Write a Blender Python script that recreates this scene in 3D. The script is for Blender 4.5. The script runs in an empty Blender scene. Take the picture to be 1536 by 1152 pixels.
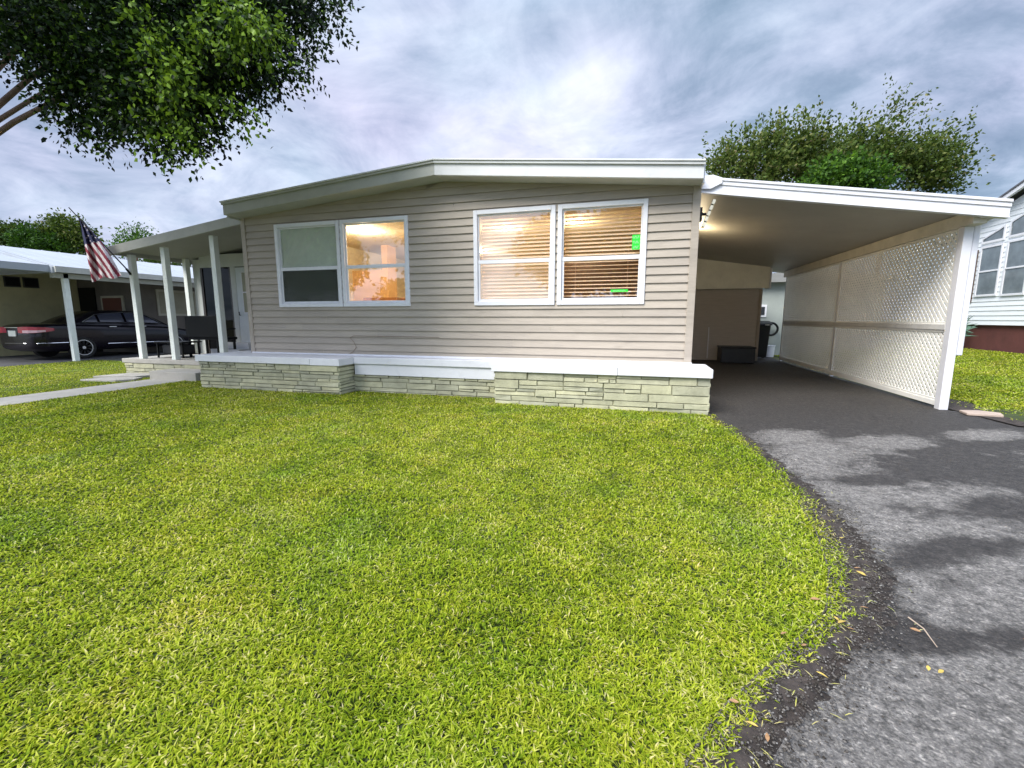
import bpy, bmesh, math, random
import numpy as np
from mathutils import Vector, Matrix, noise as mnoise
random.seed(7); rng = np.random.default_rng(11)
R = math.radians
sc = bpy.context.scene; COL = sc.collection
# ---------------------------------------------------------------- camera
F, PITCH, YAW, CH = 665.0, R(8.4), R(15.9), 1.2
cam_d = bpy.data.cameras.new('camera'); cam = bpy.data.objects.new('camera', cam_d); COL.objects.link(cam)
cam.location = (0, 0, CH); cam.rotation_euler = (R(90)-PITCH, 0, YAW)
cam_d.sensor_width = 36; cam_d.lens = 36*F/1536; cam_d.clip_end = 2000; cam_d.clip_start = 0.05
sc.camera = cam
def ray(x, y):
    r = (x-768)/F; d = (y-576)/F
    fw = math.cos(PITCH)-d*math.sin(PITCH); dn = math.sin(PITCH)+d*math.cos(PITCH)
    return Vector((r*math.cos(YAW)-fw*math.sin(YAW), r*math.sin(YAW)+fw*math.cos(YAW), -dn))
def gp(x, y, z=0.0):
    d = ray(x, y); return Vector((0,0,CH))+d*((z-CH)/d.z)
def atY(x, y, Y): d = ray(x, y); return Vector((0,0,CH))+d*(Y/d.y)
def atT(x, y, t): d = ray(x, y); return Vector((0,0,CH))+d*t
# ---------------------------------------------------------------- materials
MATS = {}
def nn(nt, t, **k):
    n = nt.nodes.new(t)
    for a, v in k.items(): setattr(n, a, v)
    return n
def mixc(nt, a, b, fac, mode='MIX'):
    m = nn(nt, 'ShaderNodeMix', data_type='RGBA', blend_type=mode)
    for s, v in ((m.inputs[6], a), (m.inputs[7], b), (m.inputs[0], fac)):
        if hasattr(v, 'is_output'): nt.links.new(v, s)
        elif isinstance(v, (tuple, list)): s.default_value = (*v[:3], 1)
        else: s.default_value = v
    return m.outputs[2]
def ramp(nt, fac, stops):
    r = nn(nt, 'ShaderNodeValToRGB'); e = r.color_ramp.elements
    while len(e) < len(stops): e.new(.5)
    for el, (p, c) in zip(e, stops): el.position = p; el.color = (*c, 1) if len(c) == 3 else c
    nt.links.new(fac, r.inputs[0]); return r.outputs[0]
def noise(nt, scale, detail=4, rough=.55, vec=None, dist=0.0):
    n = nn(nt, 'ShaderNodeTexNoise'); n.inputs['Scale'].default_value = scale; n.inputs['Detail'].default_value = detail
    n.inputs['Roughness'].default_value = rough; n.inputs['Distortion'].default_value = dist
    if vec is not None: nt.links.new(vec, n.inputs['Vector'])
    return n.outputs['Fac']
def wpos(nt): return nn(nt, 'ShaderNodeNewGeometry').outputs['Position']
def mat(name, col, rough=.6, var=.12, scale=3, dirt=0, bump=.0, bscale=60, metal=0, spec=.5, coat=0, emis=None, es=0, stretch=None):
    if name in MATS: return MATS[name]
    m = bpy.data.materials.new(name); m.use_nodes = True; nt = m.node_tree; b = nt.nodes['Principled BSDF']
    p = wpos(nt)
    if stretch:
        mp = nn(nt, 'ShaderNodeMapping'); mp.inputs['Scale'].default_value = stretch; nt.links.new(p, mp.inputs[0]); p = mp.outputs[0]
    n1 = noise(nt, scale, 5, .6, p)
    dark = tuple(c*(1-var) for c in col); lite = tuple(min(1, c*(1+var)) for c in col)
    c = ramp(nt, n1, [(.3, dark), (.7, lite)])
    if dirt:
        n2 = noise(nt, scale*2.3, 6, .7, p, .6)
        f = ramp(nt, n2, [(.5, (0,0,0)), (.75, (dirt,)*3)])
        c = mixc(nt, c, tuple(x*.45 for x in col), f)
    nt.links.new(c, b.inputs['Base Color'])
    b.inputs['Roughness'].default_value = rough; b.inputs['Metallic'].default_value = metal
    b.inputs['Specular IOR Level'].default_value = spec; b.inputs['Coat Weight'].default_value = coat
    if emis: b.inputs['Emission Color'].default_value = (*emis, 1); b.inputs['Emission Strength'].default_value = es
    if bump:
        bn = nn(nt, 'ShaderNodeBump'); bn.inputs['Strength'].default_value = bump; bn.inputs['Distance'].default_value = .01
        nt.links.new(noise(nt, bscale, 4, .6, p), bn.inputs['Height']); nt.links.new(bn.outputs[0], b.inputs['Normal'])
    MATS[name] = m; return m
WHITE = mat('white_paint', (.72,.72,.75), .45, .05, 2, dirt=.16, bump=.05, bscale=40)
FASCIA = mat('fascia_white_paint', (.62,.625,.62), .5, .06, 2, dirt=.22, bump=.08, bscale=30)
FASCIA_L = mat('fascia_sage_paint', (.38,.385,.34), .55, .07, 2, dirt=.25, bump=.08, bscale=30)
SIDING = mat('beige_siding', (.385,.333,.272), .6, .09, 1.1, dirt=.28, bump=.12, bscale=90, stretch=(1,1,6))
STONE = mat('painted_stone', (.44,.43,.305), .75, .20, 5, dirt=.32, bump=.6, bscale=45)
_n = SIDING.node_tree; _b = _n.nodes['Principled BSDF']; _old = _b.inputs['Normal'].links[0].from_node
_w = nn(_n, 'ShaderNodeBump'); _w.inputs['Strength'].default_value = .35; _w.inputs['Distance'].default_value = .03
_mp = nn(_n, 'ShaderNodeMapping'); _mp.inputs['Scale'].default_value = (1.1, 1, 4.5); _n.links.new(wpos(_n), _mp.inputs[0])
_n.links.new(noise(_n, 1.6, 3, .5, _mp.outputs[0]), _w.inputs['Height']); _n.links.new(_old.outputs[0], _w.inputs['Normal']); _n.links.new(_w.outputs[0], _b.inputs['Normal'])
MORTAR = mat('mortar', (.34,.33,.24), .9, .15, 6, bump=.6, bscale=80)
SOFFIT = mat('carport_ceiling', (.47,.45,.40), .5, .12, .8, dirt=.15, bump=.05, bscale=5, spec=.5)
LATT = mat('white_lattice', (.90,.89,.84), .5, .05, 2, dirt=.12)
BEAM = mat('weathered_beam', (.68,.64,.54), .6, .1, 3, dirt=.3)
BLACK = mat('black_metal', (.004,.0045,.0045), .55, .2, 4, spec=.25)
DARKG = mat('black_plastic', (.018,.019,.02), .45, .2, 6)
CONC = mat('concrete', (.40,.38,.34), .85, .12, 2, dirt=.3, bump=.5, bscale=60)
PORCHW = mat('porch_post_paint', (.78,.82,.77), .5, .06, 3, dirt=.2)
WALLW = mat('porch_wall_paint', (.52,.54,.52), .6, .06, 2, dirt=.2)
NWALL = mat('neighbour_olive_wall', (.62,.57,.33), .8, .12, 1.5, dirt=.25, bump=.2, bscale=60)
NWHITE = mat('neighbour_white_roof', (.36,.39,.43), .5, .06, 1, dirt=.2)
RSIDING = mat('neighbour_white_siding', (.78,.81,.83), .55, .04, 2, dirt=.1)
SKIRT = mat('maroon_skirting', (.11,.035,.03), .8, .2, 3, dirt=.3, bump=.3)
TRUNK = mat('tree_bark', (.13,.085,.065), .85, .3, 6, dirt=.4, bump=1, bscale=30)
CARP = mat('car_black_paint', (.006,.004,.009), .22, .1, 3, coat=.25, spec=.35)
CHROME = mat('chrome', (.75,.76,.78), .15, .03, 3, metal=1)
TYRE = mat('tyre_rubber', (.015,.015,.015), .8, .2, 9)
GREEN = mat('green_tag', (.01,.55,.02), .5, .05, 5, emis=None)
SHEDW = mat('shed_siding', (.48,.43,.38), .7, .08, 3, dirt=.15, stretch=(1,1,12))
INT = mat('interior_cream_wall', (.60,.52,.38), .8, .05, 2)
WOOD = mat('brown_cabinet', (.25,.10,.03), .4, .3, 4, stretch=(1,6,6))
BLIND = mat('cream_blind_slat', (.85,.75,.60), .95, .04, 4, spec=.0)
_n = BLIND.node_tree; _t = _n.nodes.new('ShaderNodeBsdfTranslucent'); _t.inputs[0].default_value = (.85,.62,.38,1); _m = _n.nodes.new('ShaderNodeMixShader'); _m.inputs[0].default_value = .3
_n.links.new(_n.nodes['Principled BSDF'].outputs[0], _m.inputs[1]); _n.links.new(_t.outputs[0], _m.inputs[2]); _n.links.new(_m.outputs[0], _n.nodes['Material Output'].inputs[0])
SHADE = mat('dark_window_screen', (.045,.052,.040), .8, .1, 4)
_n = SHADE.node_tree; _t = _n.nodes.new('ShaderNodeBsdfTransparent'); _m = _n.nodes.new('ShaderNodeMixShader'); _m.inputs[0].default_value = .45
_n.links.new(_n.nodes['Principled BSDF'].outputs[0], _m.inputs[1]); _n.links.new(_t.outputs[0], _m.inputs[2]); _n.links.new(_m.outputs[0], _n.nodes['Material Output'].inputs[0])
SHADE2 = mat('grey_roller_shade', (.60,.67,.56), .8, .1, 4)
def simple_emit(name, col, s):
    m = bpy.data.materials.new(name); m.use_nodes = True; nt = m.node_tree; b = nt.nodes['Principled BSDF']
    n = ramp(nt, noise(nt, 8), [(.3, tuple(c*.97 for c in col)), (.7, col)]); nt.links.new(n, b.inputs['Emission Color']); b.inputs['Emission Strength'].default_value = s
    b.inputs['Base Color'].default_value = (*col, 1); return m
LAMPW = simple_emit('lit_lamp_diffuser', (1,.86,.6), 14)
def glass_mat(name, tint=(1,1,1), ior=1.75, wav=.2):
    m = bpy.data.materials.new(name); m.use_nodes = True; nt = m.node_tree; nt.nodes.remove(nt.nodes['Principled BSDF'])
    out = nt.nodes['Material Output']; ge = nn(nt, 'ShaderNodeNewGeometry'); dp = nn(nt, 'ShaderNodeVectorMath', operation='DOT_PRODUCT'); nt.links.new(ge.outputs['Incoming'], dp.inputs[0]); nt.links.new(ge.outputs['Normal'], dp.inputs[1])
    def mm(op, a, b=0.0):
        n = nn(nt, 'ShaderNodeMath', operation=op)
        for s_, v in zip(n.inputs, (a, b)):
            if hasattr(v, 'is_output'): nt.links.new(v, s_)
            else: s_.default_value = v
        return n
    f0 = ((ior-1)/(ior+1))**2
    fr = mm('ADD', mm('MULTIPLY', mm('POWER', mm('SUBTRACT', 1.0, mm('ABSOLUTE', dp.outputs['Value']).outputs[0]).outputs[0], 5.0).outputs[0], 1-f0).outputs[0], f0)
    t = nn(nt, 'ShaderNodeBsdfTransparent'); t.inputs[0].default_value = (*tint, 1)
    g = nn(nt, 'ShaderNodeBsdfGlossy'); g.inputs['Roughness'].default_value = .015
    bn = nn(nt, 'ShaderNodeBump'); bn.inputs['Strength'].default_value = wav; bn.inputs['Distance'].default_value = .004
    nt.links.new(noise(nt, 2.2, 2, .5, wpos(nt)), bn.inputs['Height']); nt.links.new(bn.outputs[0], g.inputs['Normal'])
    mx = nn(nt, 'ShaderNodeMixShader'); nt.links.new(fr.outputs[0], mx.inputs[0]); nt.links.new(t.outputs[0], mx.inputs[1]); nt.links.new(g.outputs[0], mx.inputs[2])
    nt.links.new(mx.outputs[0], out.inputs[0]); return m
GLASS = glass_mat('window_glass', ior=2.9)
GLASSD = glass_mat('dark_glass', (.12,.13,.13), 1.35)
def leaf_mat(name, stops, trans=.35, rough=.5):
    m = bpy.data.materials.new(name); m.use_nodes = True; nt = m.node_tree; nt.nodes.remove(nt.nodes['Principled BSDF']); out = nt.nodes['Material Output']
    at = nn(nt, 'ShaderNodeAttribute', attribute_name='tint'); c = ramp(nt, at.outputs['Fac'], stops)
    d = nn(nt, 'ShaderNodeBsdfPrincipled'); nt.links.new(c, d.inputs['Base Color']); d.inputs['Roughness'].default_value = rough; d.inputs['Specular IOR Level'].default_value = .18
    t = nn(nt, 'ShaderNodeBsdfTranslucent'); nt.links.new(mixc(nt, c, (1,1,.4), .6, 'MULTIPLY'), t.inputs[0])
    mx = nn(nt, 'ShaderNodeMixShader'); mx.inputs[0].default_value = trans
    nt.links.new(d.outputs[0], mx.inputs[1]); nt.links.new(t.outputs[0], mx.inputs[2]); nt.links.new(mx.outputs[0], out.inputs[0]); return m
def turf_tone(m):      # the turf itself is greener in some patches, more olive or dry in others
    nt = m.node_tree; rp = [n for n in nt.nodes if n.type == 'VALTORGB'][0]; outs = [l.to_socket for l in rp.outputs[0].links]
    n1 = noise(nt, .75, 4, .6, wpos(nt), .3); n2 = noise(nt, 2.6, 5, .65, wpos(nt), .3)
    a = mixc(nt, rp.outputs[0], ramp(nt, n1, [(.36, (.78,.92,1.0)), (.50, (1.0,1.0,1.0))]), 1, 'MULTIPLY')
    b = mixc(nt, a, ramp(nt, n2, [(.36, (.76,.78,.85)), (.49, (1,1,1)), (.66, (1.08,.97,1.1))]), 1, 'MULTIPLY')
    for o in outs: nt.links.new(b, o)
GRASSM = leaf_mat('lawn_blades', [(0,(.014,.026,.002)), (.25,(.17,.26,.008)), (.55,(.34,.41,.014)), (.82,(.53,.55,.09)), (1,(.66,.58,.28))], .35, .75)  # first stop also carries the shade painted on blade roots
turf_tone(GRASSM)
LEAF_OAK = leaf_mat('overhead_leaves', [(0,(.002,.006,.002)), (.5,(.010,.026,.006)), (.8,(.06,.12,.015)), (1,(.24,.38,.04))], .3, .4)
LEAF_BG = leaf_mat('background_leaves', [(0,(.025,.05,.01)), (.45,(.08,.125,.022)), (.75,(.17,.20,.05)), (1,(.34,.28,.16))], .35)
LEAF_BR = leaf_mat('bright_leaves', [(0,(.02,.055,.008)), (.5,(.06,.14,.015)), (1,(.17,.32,.03))], .35)
def island_var(m, lo, hi):     # every stone / board has a tone of its own
    nt = m.node_tree; b = nt.nodes['Principled BSDF']; old = b.inputs['Base Color'].links[0].from_socket
    g = nn(nt, 'ShaderNodeNewGeometry').outputs['Random Per Island']
    nt.links.new(mixc(nt, old, ramp(nt, g, [(0, lo), (1, hi)]), 1, 'MULTIPLY'), b.inputs['Base Color'])
island_var(STONE, (.74,.75,.78), (1.12,1.10,1.02)); island_var(SIDING, (.95,.95,.96), (1.03,1.03,1.02))
# ---------------------------------------------------------------- mesh helpers
class MB:
    def __init__(s): s.v = []; s.f = []; s.mi = []
    def add(s, vs, fs, mi=0):
        o = len(s.v); s.v += [tuple(v) for v in vs]; s.f += [tuple(i+o for i in f) for f in fs]; s.mi += [mi]*len(fs); return s
    def box(s, x0, x1, y0, y1, z0, z1, mi=0, M=None):
        vs = [Vector((x, y, z)) for x in (x0, x1) for y in (y0, y1) for z in (z0, z1)]
        if M: vs = [M @ v for v in vs]
        return s.add(vs, [(0,1,3,2),(4,6,7,5),(0,4,5,1),(2,3,7,6),(0,2,6,4),(1,5,7,3)], mi)
    def prism(s, pts, a, b, axis='y', mi=0):   # outline in the plane across the axis, from a to b
        n = len(pts)
        def P(p, t): return {'y': (p[0], t, p[1]), 'x': (t, p[0], p[1]), 'z': (p[0], p[1], t)}[axis]
        vs = [P(p, a) for p in pts]+[P(p, b) for p in pts]
        fs = [tuple(range(n))[::-1], tuple(range(n, 2*n))]+[(i, (i+1) % n, n+(i+1) % n, n+i) for i in range(n)]
        return s.add(vs, fs, mi)
    def tube(s, pts, rad, n=8, mi=0, cap=True):
        pts = [Vector(p) for p in pts]; rad = rad if isinstance(rad, (list, tuple)) else [rad]*len(pts); vs = []; fs = []
        up = Vector((0,0,1)); prev = None
        for i, p in enumerate(pts):
            d = (pts[min(i+1, len(pts)-1)]-pts[max(i-1, 0)]).normalized()
            a = d.cross(up if abs(d.z) < .95 else Vector((1,0,0))).normalized() if prev is None else (prev-d*prev.dot(d)).normalized()
            prev = a; b = d.cross(a)
            vs += [p+(a*math.cos(t)+b*math.sin(t))*rad[i] for t in (2*math.pi*k/n for k in range(n))]
        for i in range(len(pts)-1): fs += [(i*n+k, i*n+(k+1) % n, (i+1)*n+(k+1) % n, (i+1)*n+k) for k in range(n)]
        if cap: fs += [tuple(range(n))[::-1], tuple(range((len(pts)-1)*n, len(pts)*n))]
        return s.add(vs, fs, mi)
    def build(s, name, m, parent=None, bevel=0, smooth=False, **tagk):
        me = bpy.data.meshes.new(name); me.from_pydata(s.v, [], s.f)
        for mm in (m if isinstance(m, list) else [m]): me.materials.append(mm)
        if isinstance(m, list): me.polygons.foreach_set('material_index', s.mi)
        bm = bmesh.new(); bm.from_mesh(me); bmesh.ops.recalc_face_normals(bm, faces=bm.faces); bm.to_mesh(me); bm.free()
        if smooth: me.polygons.foreach_set('use_smooth', [True]*len(me.polygons))
        o = bpy.data.objects.new(name, me); COL.objects.link(o)
        if parent: o.parent = parent; o.matrix_parent_inverse = Matrix.Translation(-parent.location) if parent.type == 'EMPTY' and not parent.parent else Matrix.Identity(4)
        if bevel:
            b = o.modifiers.new('bevel', 'BEVEL'); b.width = bevel; b.segments = 2; b.limit_method = 'ANGLE'
        for k, v in tagk.items(): o[k] = v
        return o
def thing(name, label, cat, loc=(0,0,0), group=None):
    o = bpy.data.objects.new(name, None); COL.objects.link(o); o.location = loc; o.empty_display_size = .2
    o['label'] = label; o['category'] = cat
    if group: o['group'] = group
    return o
def copy_tree(o, off, label, parent=None):
    c = o.copy(); COL.objects.link(c)
    if parent is None: c.location = o.location+Vector(off); c['label'] = label
    else: c.parent = parent; c.matrix_parent_inverse = o.matrix_parent_inverse.copy()
    for ch in [x for x in bpy.data.objects if x.parent == o]: copy_tree(ch, off, label, c)
    return c
def npmesh(name, V, polys, m, tint=None, smooth=False):
    """V (N,3) ; polys = list of (M,k) index arrays"""
    me = bpy.data.meshes.new(name); me.vertices.add(len(V)); me.vertices.foreach_set('co', np.asarray(V, np.float32).ravel())
    loops = np.concatenate([p.ravel() for p in polys]); me.loops.add(len(loops)); me.loops.foreach_set('vertex_index', loops.astype(np.int32))
    tot = np.concatenate([np.full(len(p), p.shape[1], np.int32) for p in polys]); st = np.concatenate([[0], np.cumsum(tot)[:-1]]).astype(np.int32)
    me.polygons.add(len(tot)); me.polygons.foreach_set('loop_start', st); me.polygons.foreach_set('loop_total', tot)
    if smooth: me.polygons.foreach_set('use_smooth', np.ones(len(tot), bool))
    if tint is not None:
        a = me.attributes.new('tint', 'FLOAT', 'POINT'); a.data.foreach_set('value', np.asarray(tint, np.float32))
    me.update(calc_edges=True); me.materials.append(m); return me
def link(name, me, parent=None, **k):
    o = bpy.data.objects.new(name, me); COL.objects.link(o)
    if parent: o.parent = parent; o.matrix_parent_inverse = Matrix.Translation(-parent.location)
    for a, v in k.items(): o[a] = v
    return o
# ---------------------------------------------------------------- world and light
EXPO = 1.4
w = bpy.data.worlds.new('World'); sc.world = w; w.use_nodes = True; nt = w.node_tree
bg = nt.nodes['Background']; outw = nt.nodes['World Output']
sky = nn(nt, 'ShaderNodeTexSky', sky_type='NISHITA', sun_disc=False); SUN_EL, SUN_AZ = R(47), R(212)
sky.sun_elevation = SUN_EL; sky.sun_rotation = SUN_AZ; nt.links.new(sky.outputs[0], bg.inputs[0]); bg.inputs[1].default_value = .05
tc = nn(nt, 'ShaderNodeTexCoord').outputs['Generated']
sep = nn(nt, 'ShaderNodeSeparateXYZ'); nt.links.new(tc, sep.inputs[0])
def math_(op, a, b=None, c=None):
    n = nn(nt, 'ShaderNodeMath', operation=op)
    for s, v in zip(n.inputs, (a, b, c)):
        if v is None: continue
        if hasattr(v, 'is_output'): nt.links.new(v, s)
        else: s.default_value = v
    return n.outputs[0]
zz = math_('ADD', math_('MAXIMUM', sep.outputs[2], 0.0), .30)
cmb = nn(nt, 'ShaderNodeCombineXYZ'); nt.links.new(math_('DIVIDE', sep.outputs[0], zz), cmb.inputs[0]); nt.links.new(math_('DIVIDE', sep.outputs[1], zz), cmb.inputs[1]); cmb.inputs[2].default_value = 3.7
n_big = noise(nt, .9, 3, .5, cmb.outputs[0], .5); n_mid = noise(nt, 2.2, 9, .6, cmb.outputs[0], .5); n_col = noise(nt, .8, 4, .5, cmb.outputs[0], .2)
n_fin = noise(nt, 3.6, 8, .62, cmb.outputs[0], .8)
cl = math_('ADD', math_('ADD', math_('MULTIPLY', n_big, .34), math_('MULTIPLY', n_mid, .42)), math_('MULTIPLY', n_fin, .24))
def glow(px, py, wdt):
    d = ray(px, py).normalized(); dp = nn(nt, 'ShaderNodeVectorMath', operation='DOT_PRODUCT'); nrm = nn(nt, 'ShaderNodeVectorMath', operation='NORMALIZE')
    nt.links.new(tc, nrm.inputs[0]); nt.links.new(nrm.outputs[0], dp.inputs[0]); dp.inputs[1].default_value = d
    return math_('POWER', math_('MAXIMUM', dp.outputs['Value'], 0), wdt)
g1 = glow(895, 115, 420); g2 = glow(1000, 190, 25); g3 = glow(420, 240, 40); g4 = glow(860, 230, 160)
cl = math_('ADD', cl, math_('MULTIPLY', g1, .09)); cl = math_('ADD', cl, math_('MULTIPLY', g2, .02)); cl = math_('ADD', cl, math_('MULTIPLY', g3, .06)); cl = math_('ADD', cl, math_('MULTIPLY', g4, .05))
ccol = ramp(nt, cl, [(.41, (.21,.28,.39)), (.46, (.29,.36,.48)), (.51, (.42,.475,.61)), (.575, (.58,.62,.75)), (.70, (.88,.90,.97))])
tint2 = ramp(nt, n_col, [(.42, (.93,1.03,1.04)), (.62, (1.04,.98,1.05))])
ccol = mixc(nt, ccol, tint2, 1.0, 'MULTIPLY')
# an overcast sky is brightest overhead, and here also behind the photographer where the veil is thinner
up = math_('MULTIPLY', math_('SMOOTH_MIN', math_('MAXIMUM', math_('SUBTRACT', sep.outputs[2], .52), 0), .35, .1), 4.2)
bk = math_('MULTIPLY', math_('MAXIMUM', math_('MULTIPLY', sep.outputs[1], -1.0), 0), 1.2)
gain = math_('MULTIPLY', math_('ADD', math_('ADD', up, bk), 1.0), 2**-1.0)
lum = nn(nt, 'ShaderNodeBackground'); nt.links.new(ccol, lum.inputs[0]); nt.links.new(gain, lum.inputs[1])
mxw = nn(nt, 'ShaderNodeMixShader'); mxw.inputs[0].default_value = .93
nt.links.new(bg.outputs[0], mxw.inputs[1]); nt.links.new(lum.outputs[0], mxw.inputs[2]); nt.links.new(mxw.outputs[0], outw.inputs[0])
sd = bpy.data.lights.new('sun', 'SUN'); sd.energy = 2.1; sd.angle = R(30); sd.color = (1, .96, .9)
so = bpy.data.objects.new('sun', sd); COL.objects.link(so)
sdir = Vector((math.sin(SUN_AZ)*math.cos(SUN_EL), math.cos(SUN_AZ)*math.cos(SUN_EL), math.sin(SUN_EL)))
so.rotation_euler = sdir.to_track_quat('Z', 'Y').to_euler(); so.location = (0, -5, 12)
sc.view_settings.view_transform = 'Standard'; sc.view_settings.look = 'None'; sc.view_settings.exposure = EXPO; sc.view_settings.gamma = 1
def lamp(name, loc, e, col=(1,.76,.45), r=.06):
    l = bpy.data.lights.new(name, 'POINT'); l.energy = e; l.color = col; l.shadow_soft_size = r
    o = bpy.data.objects.new(name, l); COL.objects.link(o); o.location = loc; return o
# ---------------------------------------------------------------- ground
def hgt(x, y):
    return 0.0 if x < 4.5 else min(.42, max(0, (x-4.5)*.105))
gm = mat('soil_ground', (.085,.09,.03), .95, .35, 1.2, dirt=.4, bump=.8, bscale=20)
MB().add([(-300,-300,-.03),(300,-300,-.03),(300,400,-.03),(-300,400,-.03)], [(0,1,2,3)]).build('ground', gm, kind='structure')
# lawn edge along the driveway
EDGE = [(.87,5.95),(.90,5.75),(1.02,5.18),(1.10,4.12),(1.12,3.37),(1.06,2.75),(.97,2.31),(.84,1.97),(.69,1.77),(.52,1.56),(.35,1.35),(.26,1.2),(.12,.95),(-.2,.4),(-.6,-.6),(-1,-2)]
def edge_x(y):
    y = np.asarray(y, float); ys = np.array([p[1] for p in EDGE][::-1]); xs = np.array([p[0] for p in EDGE][::-1]); return np.interp(y, ys, xs)
def wob(y): return .035*np.sin(y*9.3)+.025*np.sin(y*21+1)
soilm = mat('dark_soil', (.040,.031,.026), .95, .75, 14, dirt=.7, bump=1, bscale=70)
mlawn = MB(); N = 60
ys = np.linspace(-2, 6.6, N)
for i in range(N-1):
    y0, y1 = ys[i], ys[i+1]
    mlawn.add([(-8.42,y0,0),(float(edge_x(y0)),y0,0),(float(edge_x(y1)),y1,0),(-8.42,y1,0)], [(0,1,2,3)])
THATCH = mat('lawn_thatch', (.035,.05,.010), .95, .4, 5, dirt=.3, bump=.8, bscale=60)
mlawn.build('lawn', THATCH, kind='structure')
# asphalt driveway : a fine grid carrying the outline of its worn light patches
LP = [(1180,655,45,9),(1520,690,40,10),(1330,662,60,8),(1480,652,50,7),(1215,700,40,14),(1240,690,90,22),(1330,735,120,20),(1450,745,60,14),(1290,790,85,35),(1400,800,130,22),(1480,840,90,18),(1400,930,90,40),(1500,900,90,40),(1480,1000,120,55),(1290,1090,150,90),(1440,1110,140,60),(1230,1010,60,45),(1170,1120,60,40),(1220,672,50,12),(1345,880,70,30),(1330,1000,60,40)]
DP = [(1320,718,70,9),(1440,700,150,28),(1450,820,110,16),(1380,840,70,14),(1400,960,90,22),(1500,960,70,20),(1490,760,60,18),(1310,900,40,60),(1350,950,60,30)]
gx = np.linspace(-1.5, 8.0, 191); gy = np.concatenate([np.linspace(-2, 8, 201), np.linspace(8.2, 26, 60)])
X, Y = np.meshgrid(gx, gy); VX = X.ravel(); VY = Y.ravel()
Z = np.full(len(VX), -.012)
P = np.stack([VX, VY, Z], 1)
# pixel position of each ground point, used once to write down where the worn patches lie
def topx(px, py, pz=0):
    vx, vy, vz = px, py, pz-CH; rx = vx*math.cos(YAW)+vy*math.sin(YAW); fh = -vx*math.sin(YAW)+vy*math.cos(YAW)
    dep = fh*math.cos(PITCH)-vz*math.sin(PITCH); upc = fh*math.sin(PITCH)+vz*math.cos(PITCH); return 768+F*rx/np.maximum(dep,.05), 576-F*upc/np.maximum(dep,.05)
PXX, PYY = topx(VX, VY)
msk = np.zeros(len(VX))
for (a, b, ra, rb) in LP: msk = np.maximum(msk, np.clip(1.4-np.sqrt(((PXX-a)/ra)**2+((PYY-b)/rb)**2)*.8, 0, 1))
for (a, b, ra, rb) in DP: msk = np.minimum(msk, np.clip(np.sqrt(((PXX-a)/ra)**2+((PYY-b)/rb)**2)*.9-.5, 0, 1))
idx = np.arange(len(VX)).reshape(X.shape)
Q = np.stack([idx[:-1,:-1].ravel(), idx[:-1,1:].ravel(), idx[1:,1:].ravel(), idx[1:,:-1].ravel()], 1)
cx = VX[Q].mean(1); cy = VY[Q].mean(1)
keep = (cx > np.where(cy < 5.95, edge_x(cy)-.15, .5)) & (cx < np.where(cy < 7.1, 4.3+np.maximum(0, 6.2-cy)*.9, 4.02)) & ((cy < 14.5) | (cx > 3.2))
am = bpy.data.materials.new('worn_asphalt'); am.use_nodes = True; nt = am.node_tree; b = nt.nodes['Principled BSDF']; p = wpos(nt)
at = nn(nt, 'ShaderNodeAttribute', attribute_name='tint').outputs['Fac']
def m2(op, a, bb):
    n = nn(nt, 'ShaderNodeMath', operation=op)
    for s, v in zip(n.inputs, (a, bb)):
        if hasattr(v, 'is_output'): nt.links.new(v, s)
        else: s.default_value = v
    return n.outputs[0]
f = m2('ADD', at, m2('MULTIPLY', m2('SUBTRACT', noise(nt, 5.0, 10, .78, p, .3), .5), 2.2))
f = ramp(nt, f, [(.20, (0,0,0)), (.42, (.45,.45,.45)), (.62, (.8,.8,.8)), (1, (1,1,1))])
grit = ramp(nt, noise(nt, 85, 6, .8, p), [(.36, (.48,.48,.48)), (.5, (.97,.97,.97)), (.64, (1.55,1.53,1.5))])
grit2 = ramp(nt, noise(nt, 19, 5, .7, p), [(.35, (.5,.5,.5)), (.65, (1.35,1.35,1.35))])
c = mixc(nt, (.046,.041,.038), (.215,.202,.188), f); c = mixc(nt, c, grit, 1, 'MULTIPLY'); c = mixc(nt, c, grit2, 1, 'MULTIPLY')
blot = ramp(nt, noise(nt, 24, 5, .7, p, .4), [(.34, (.35,.35,.35)), (.44, (1,1,1))]); c = mixc(nt, c, blot, .8, 'MULTIPLY')
vs_ = nn(nt, 'ShaderNodeTexVoronoi'); vs_.inputs['Scale'].default_value = 130; nt.links.new(p, vs_.inputs['Vector']); sp_ = nn(nt, 'ShaderNodeSeparateColor'); nt.links.new(vs_.outputs['Color'], sp_.inputs[0])
c = mixc(nt, c, ramp(nt, sp_.outputs[0], [(0, (.5,.5,.5)), (.75, (1.05,1.05,1.05)), (1, (1.9,1.88,1.8))]), .6, 'MULTIPLY')
nt.links.new(c, b.inputs['Base Color']); b.inputs['Roughness'].default_value = .7
bn = nn(nt, 'ShaderNodeBump'); bn.inputs['Strength'].default_value = 1; bn.inputs['Distance'].default_value = .012
vo = nn(nt, 'ShaderNodeTexVoronoi'); vo.inputs['Scale'].default_value = 75; nt.links.new(p, vo.inputs['Vector'])
nt.links.new(m2('SUBTRACT', noise(nt, 55, 6, .8, p), m2('MULTIPLY', vo.outputs['Distance'], .55)), bn.inputs['Height']); nt.links.new(bn.outputs[0], b.inputs['Normal'])
Z = Z + np.array([.012*mnoise.noise(Vector((a*1.3, b_*1.3, 0)))*(1 if True else 0) for a, b_ in zip(VX, VY)]) + .004
P[:, 2] = Z
link('driveway', npmesh('driveway', P, [Q[keep]], am, msk, True), kind='structure')
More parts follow.
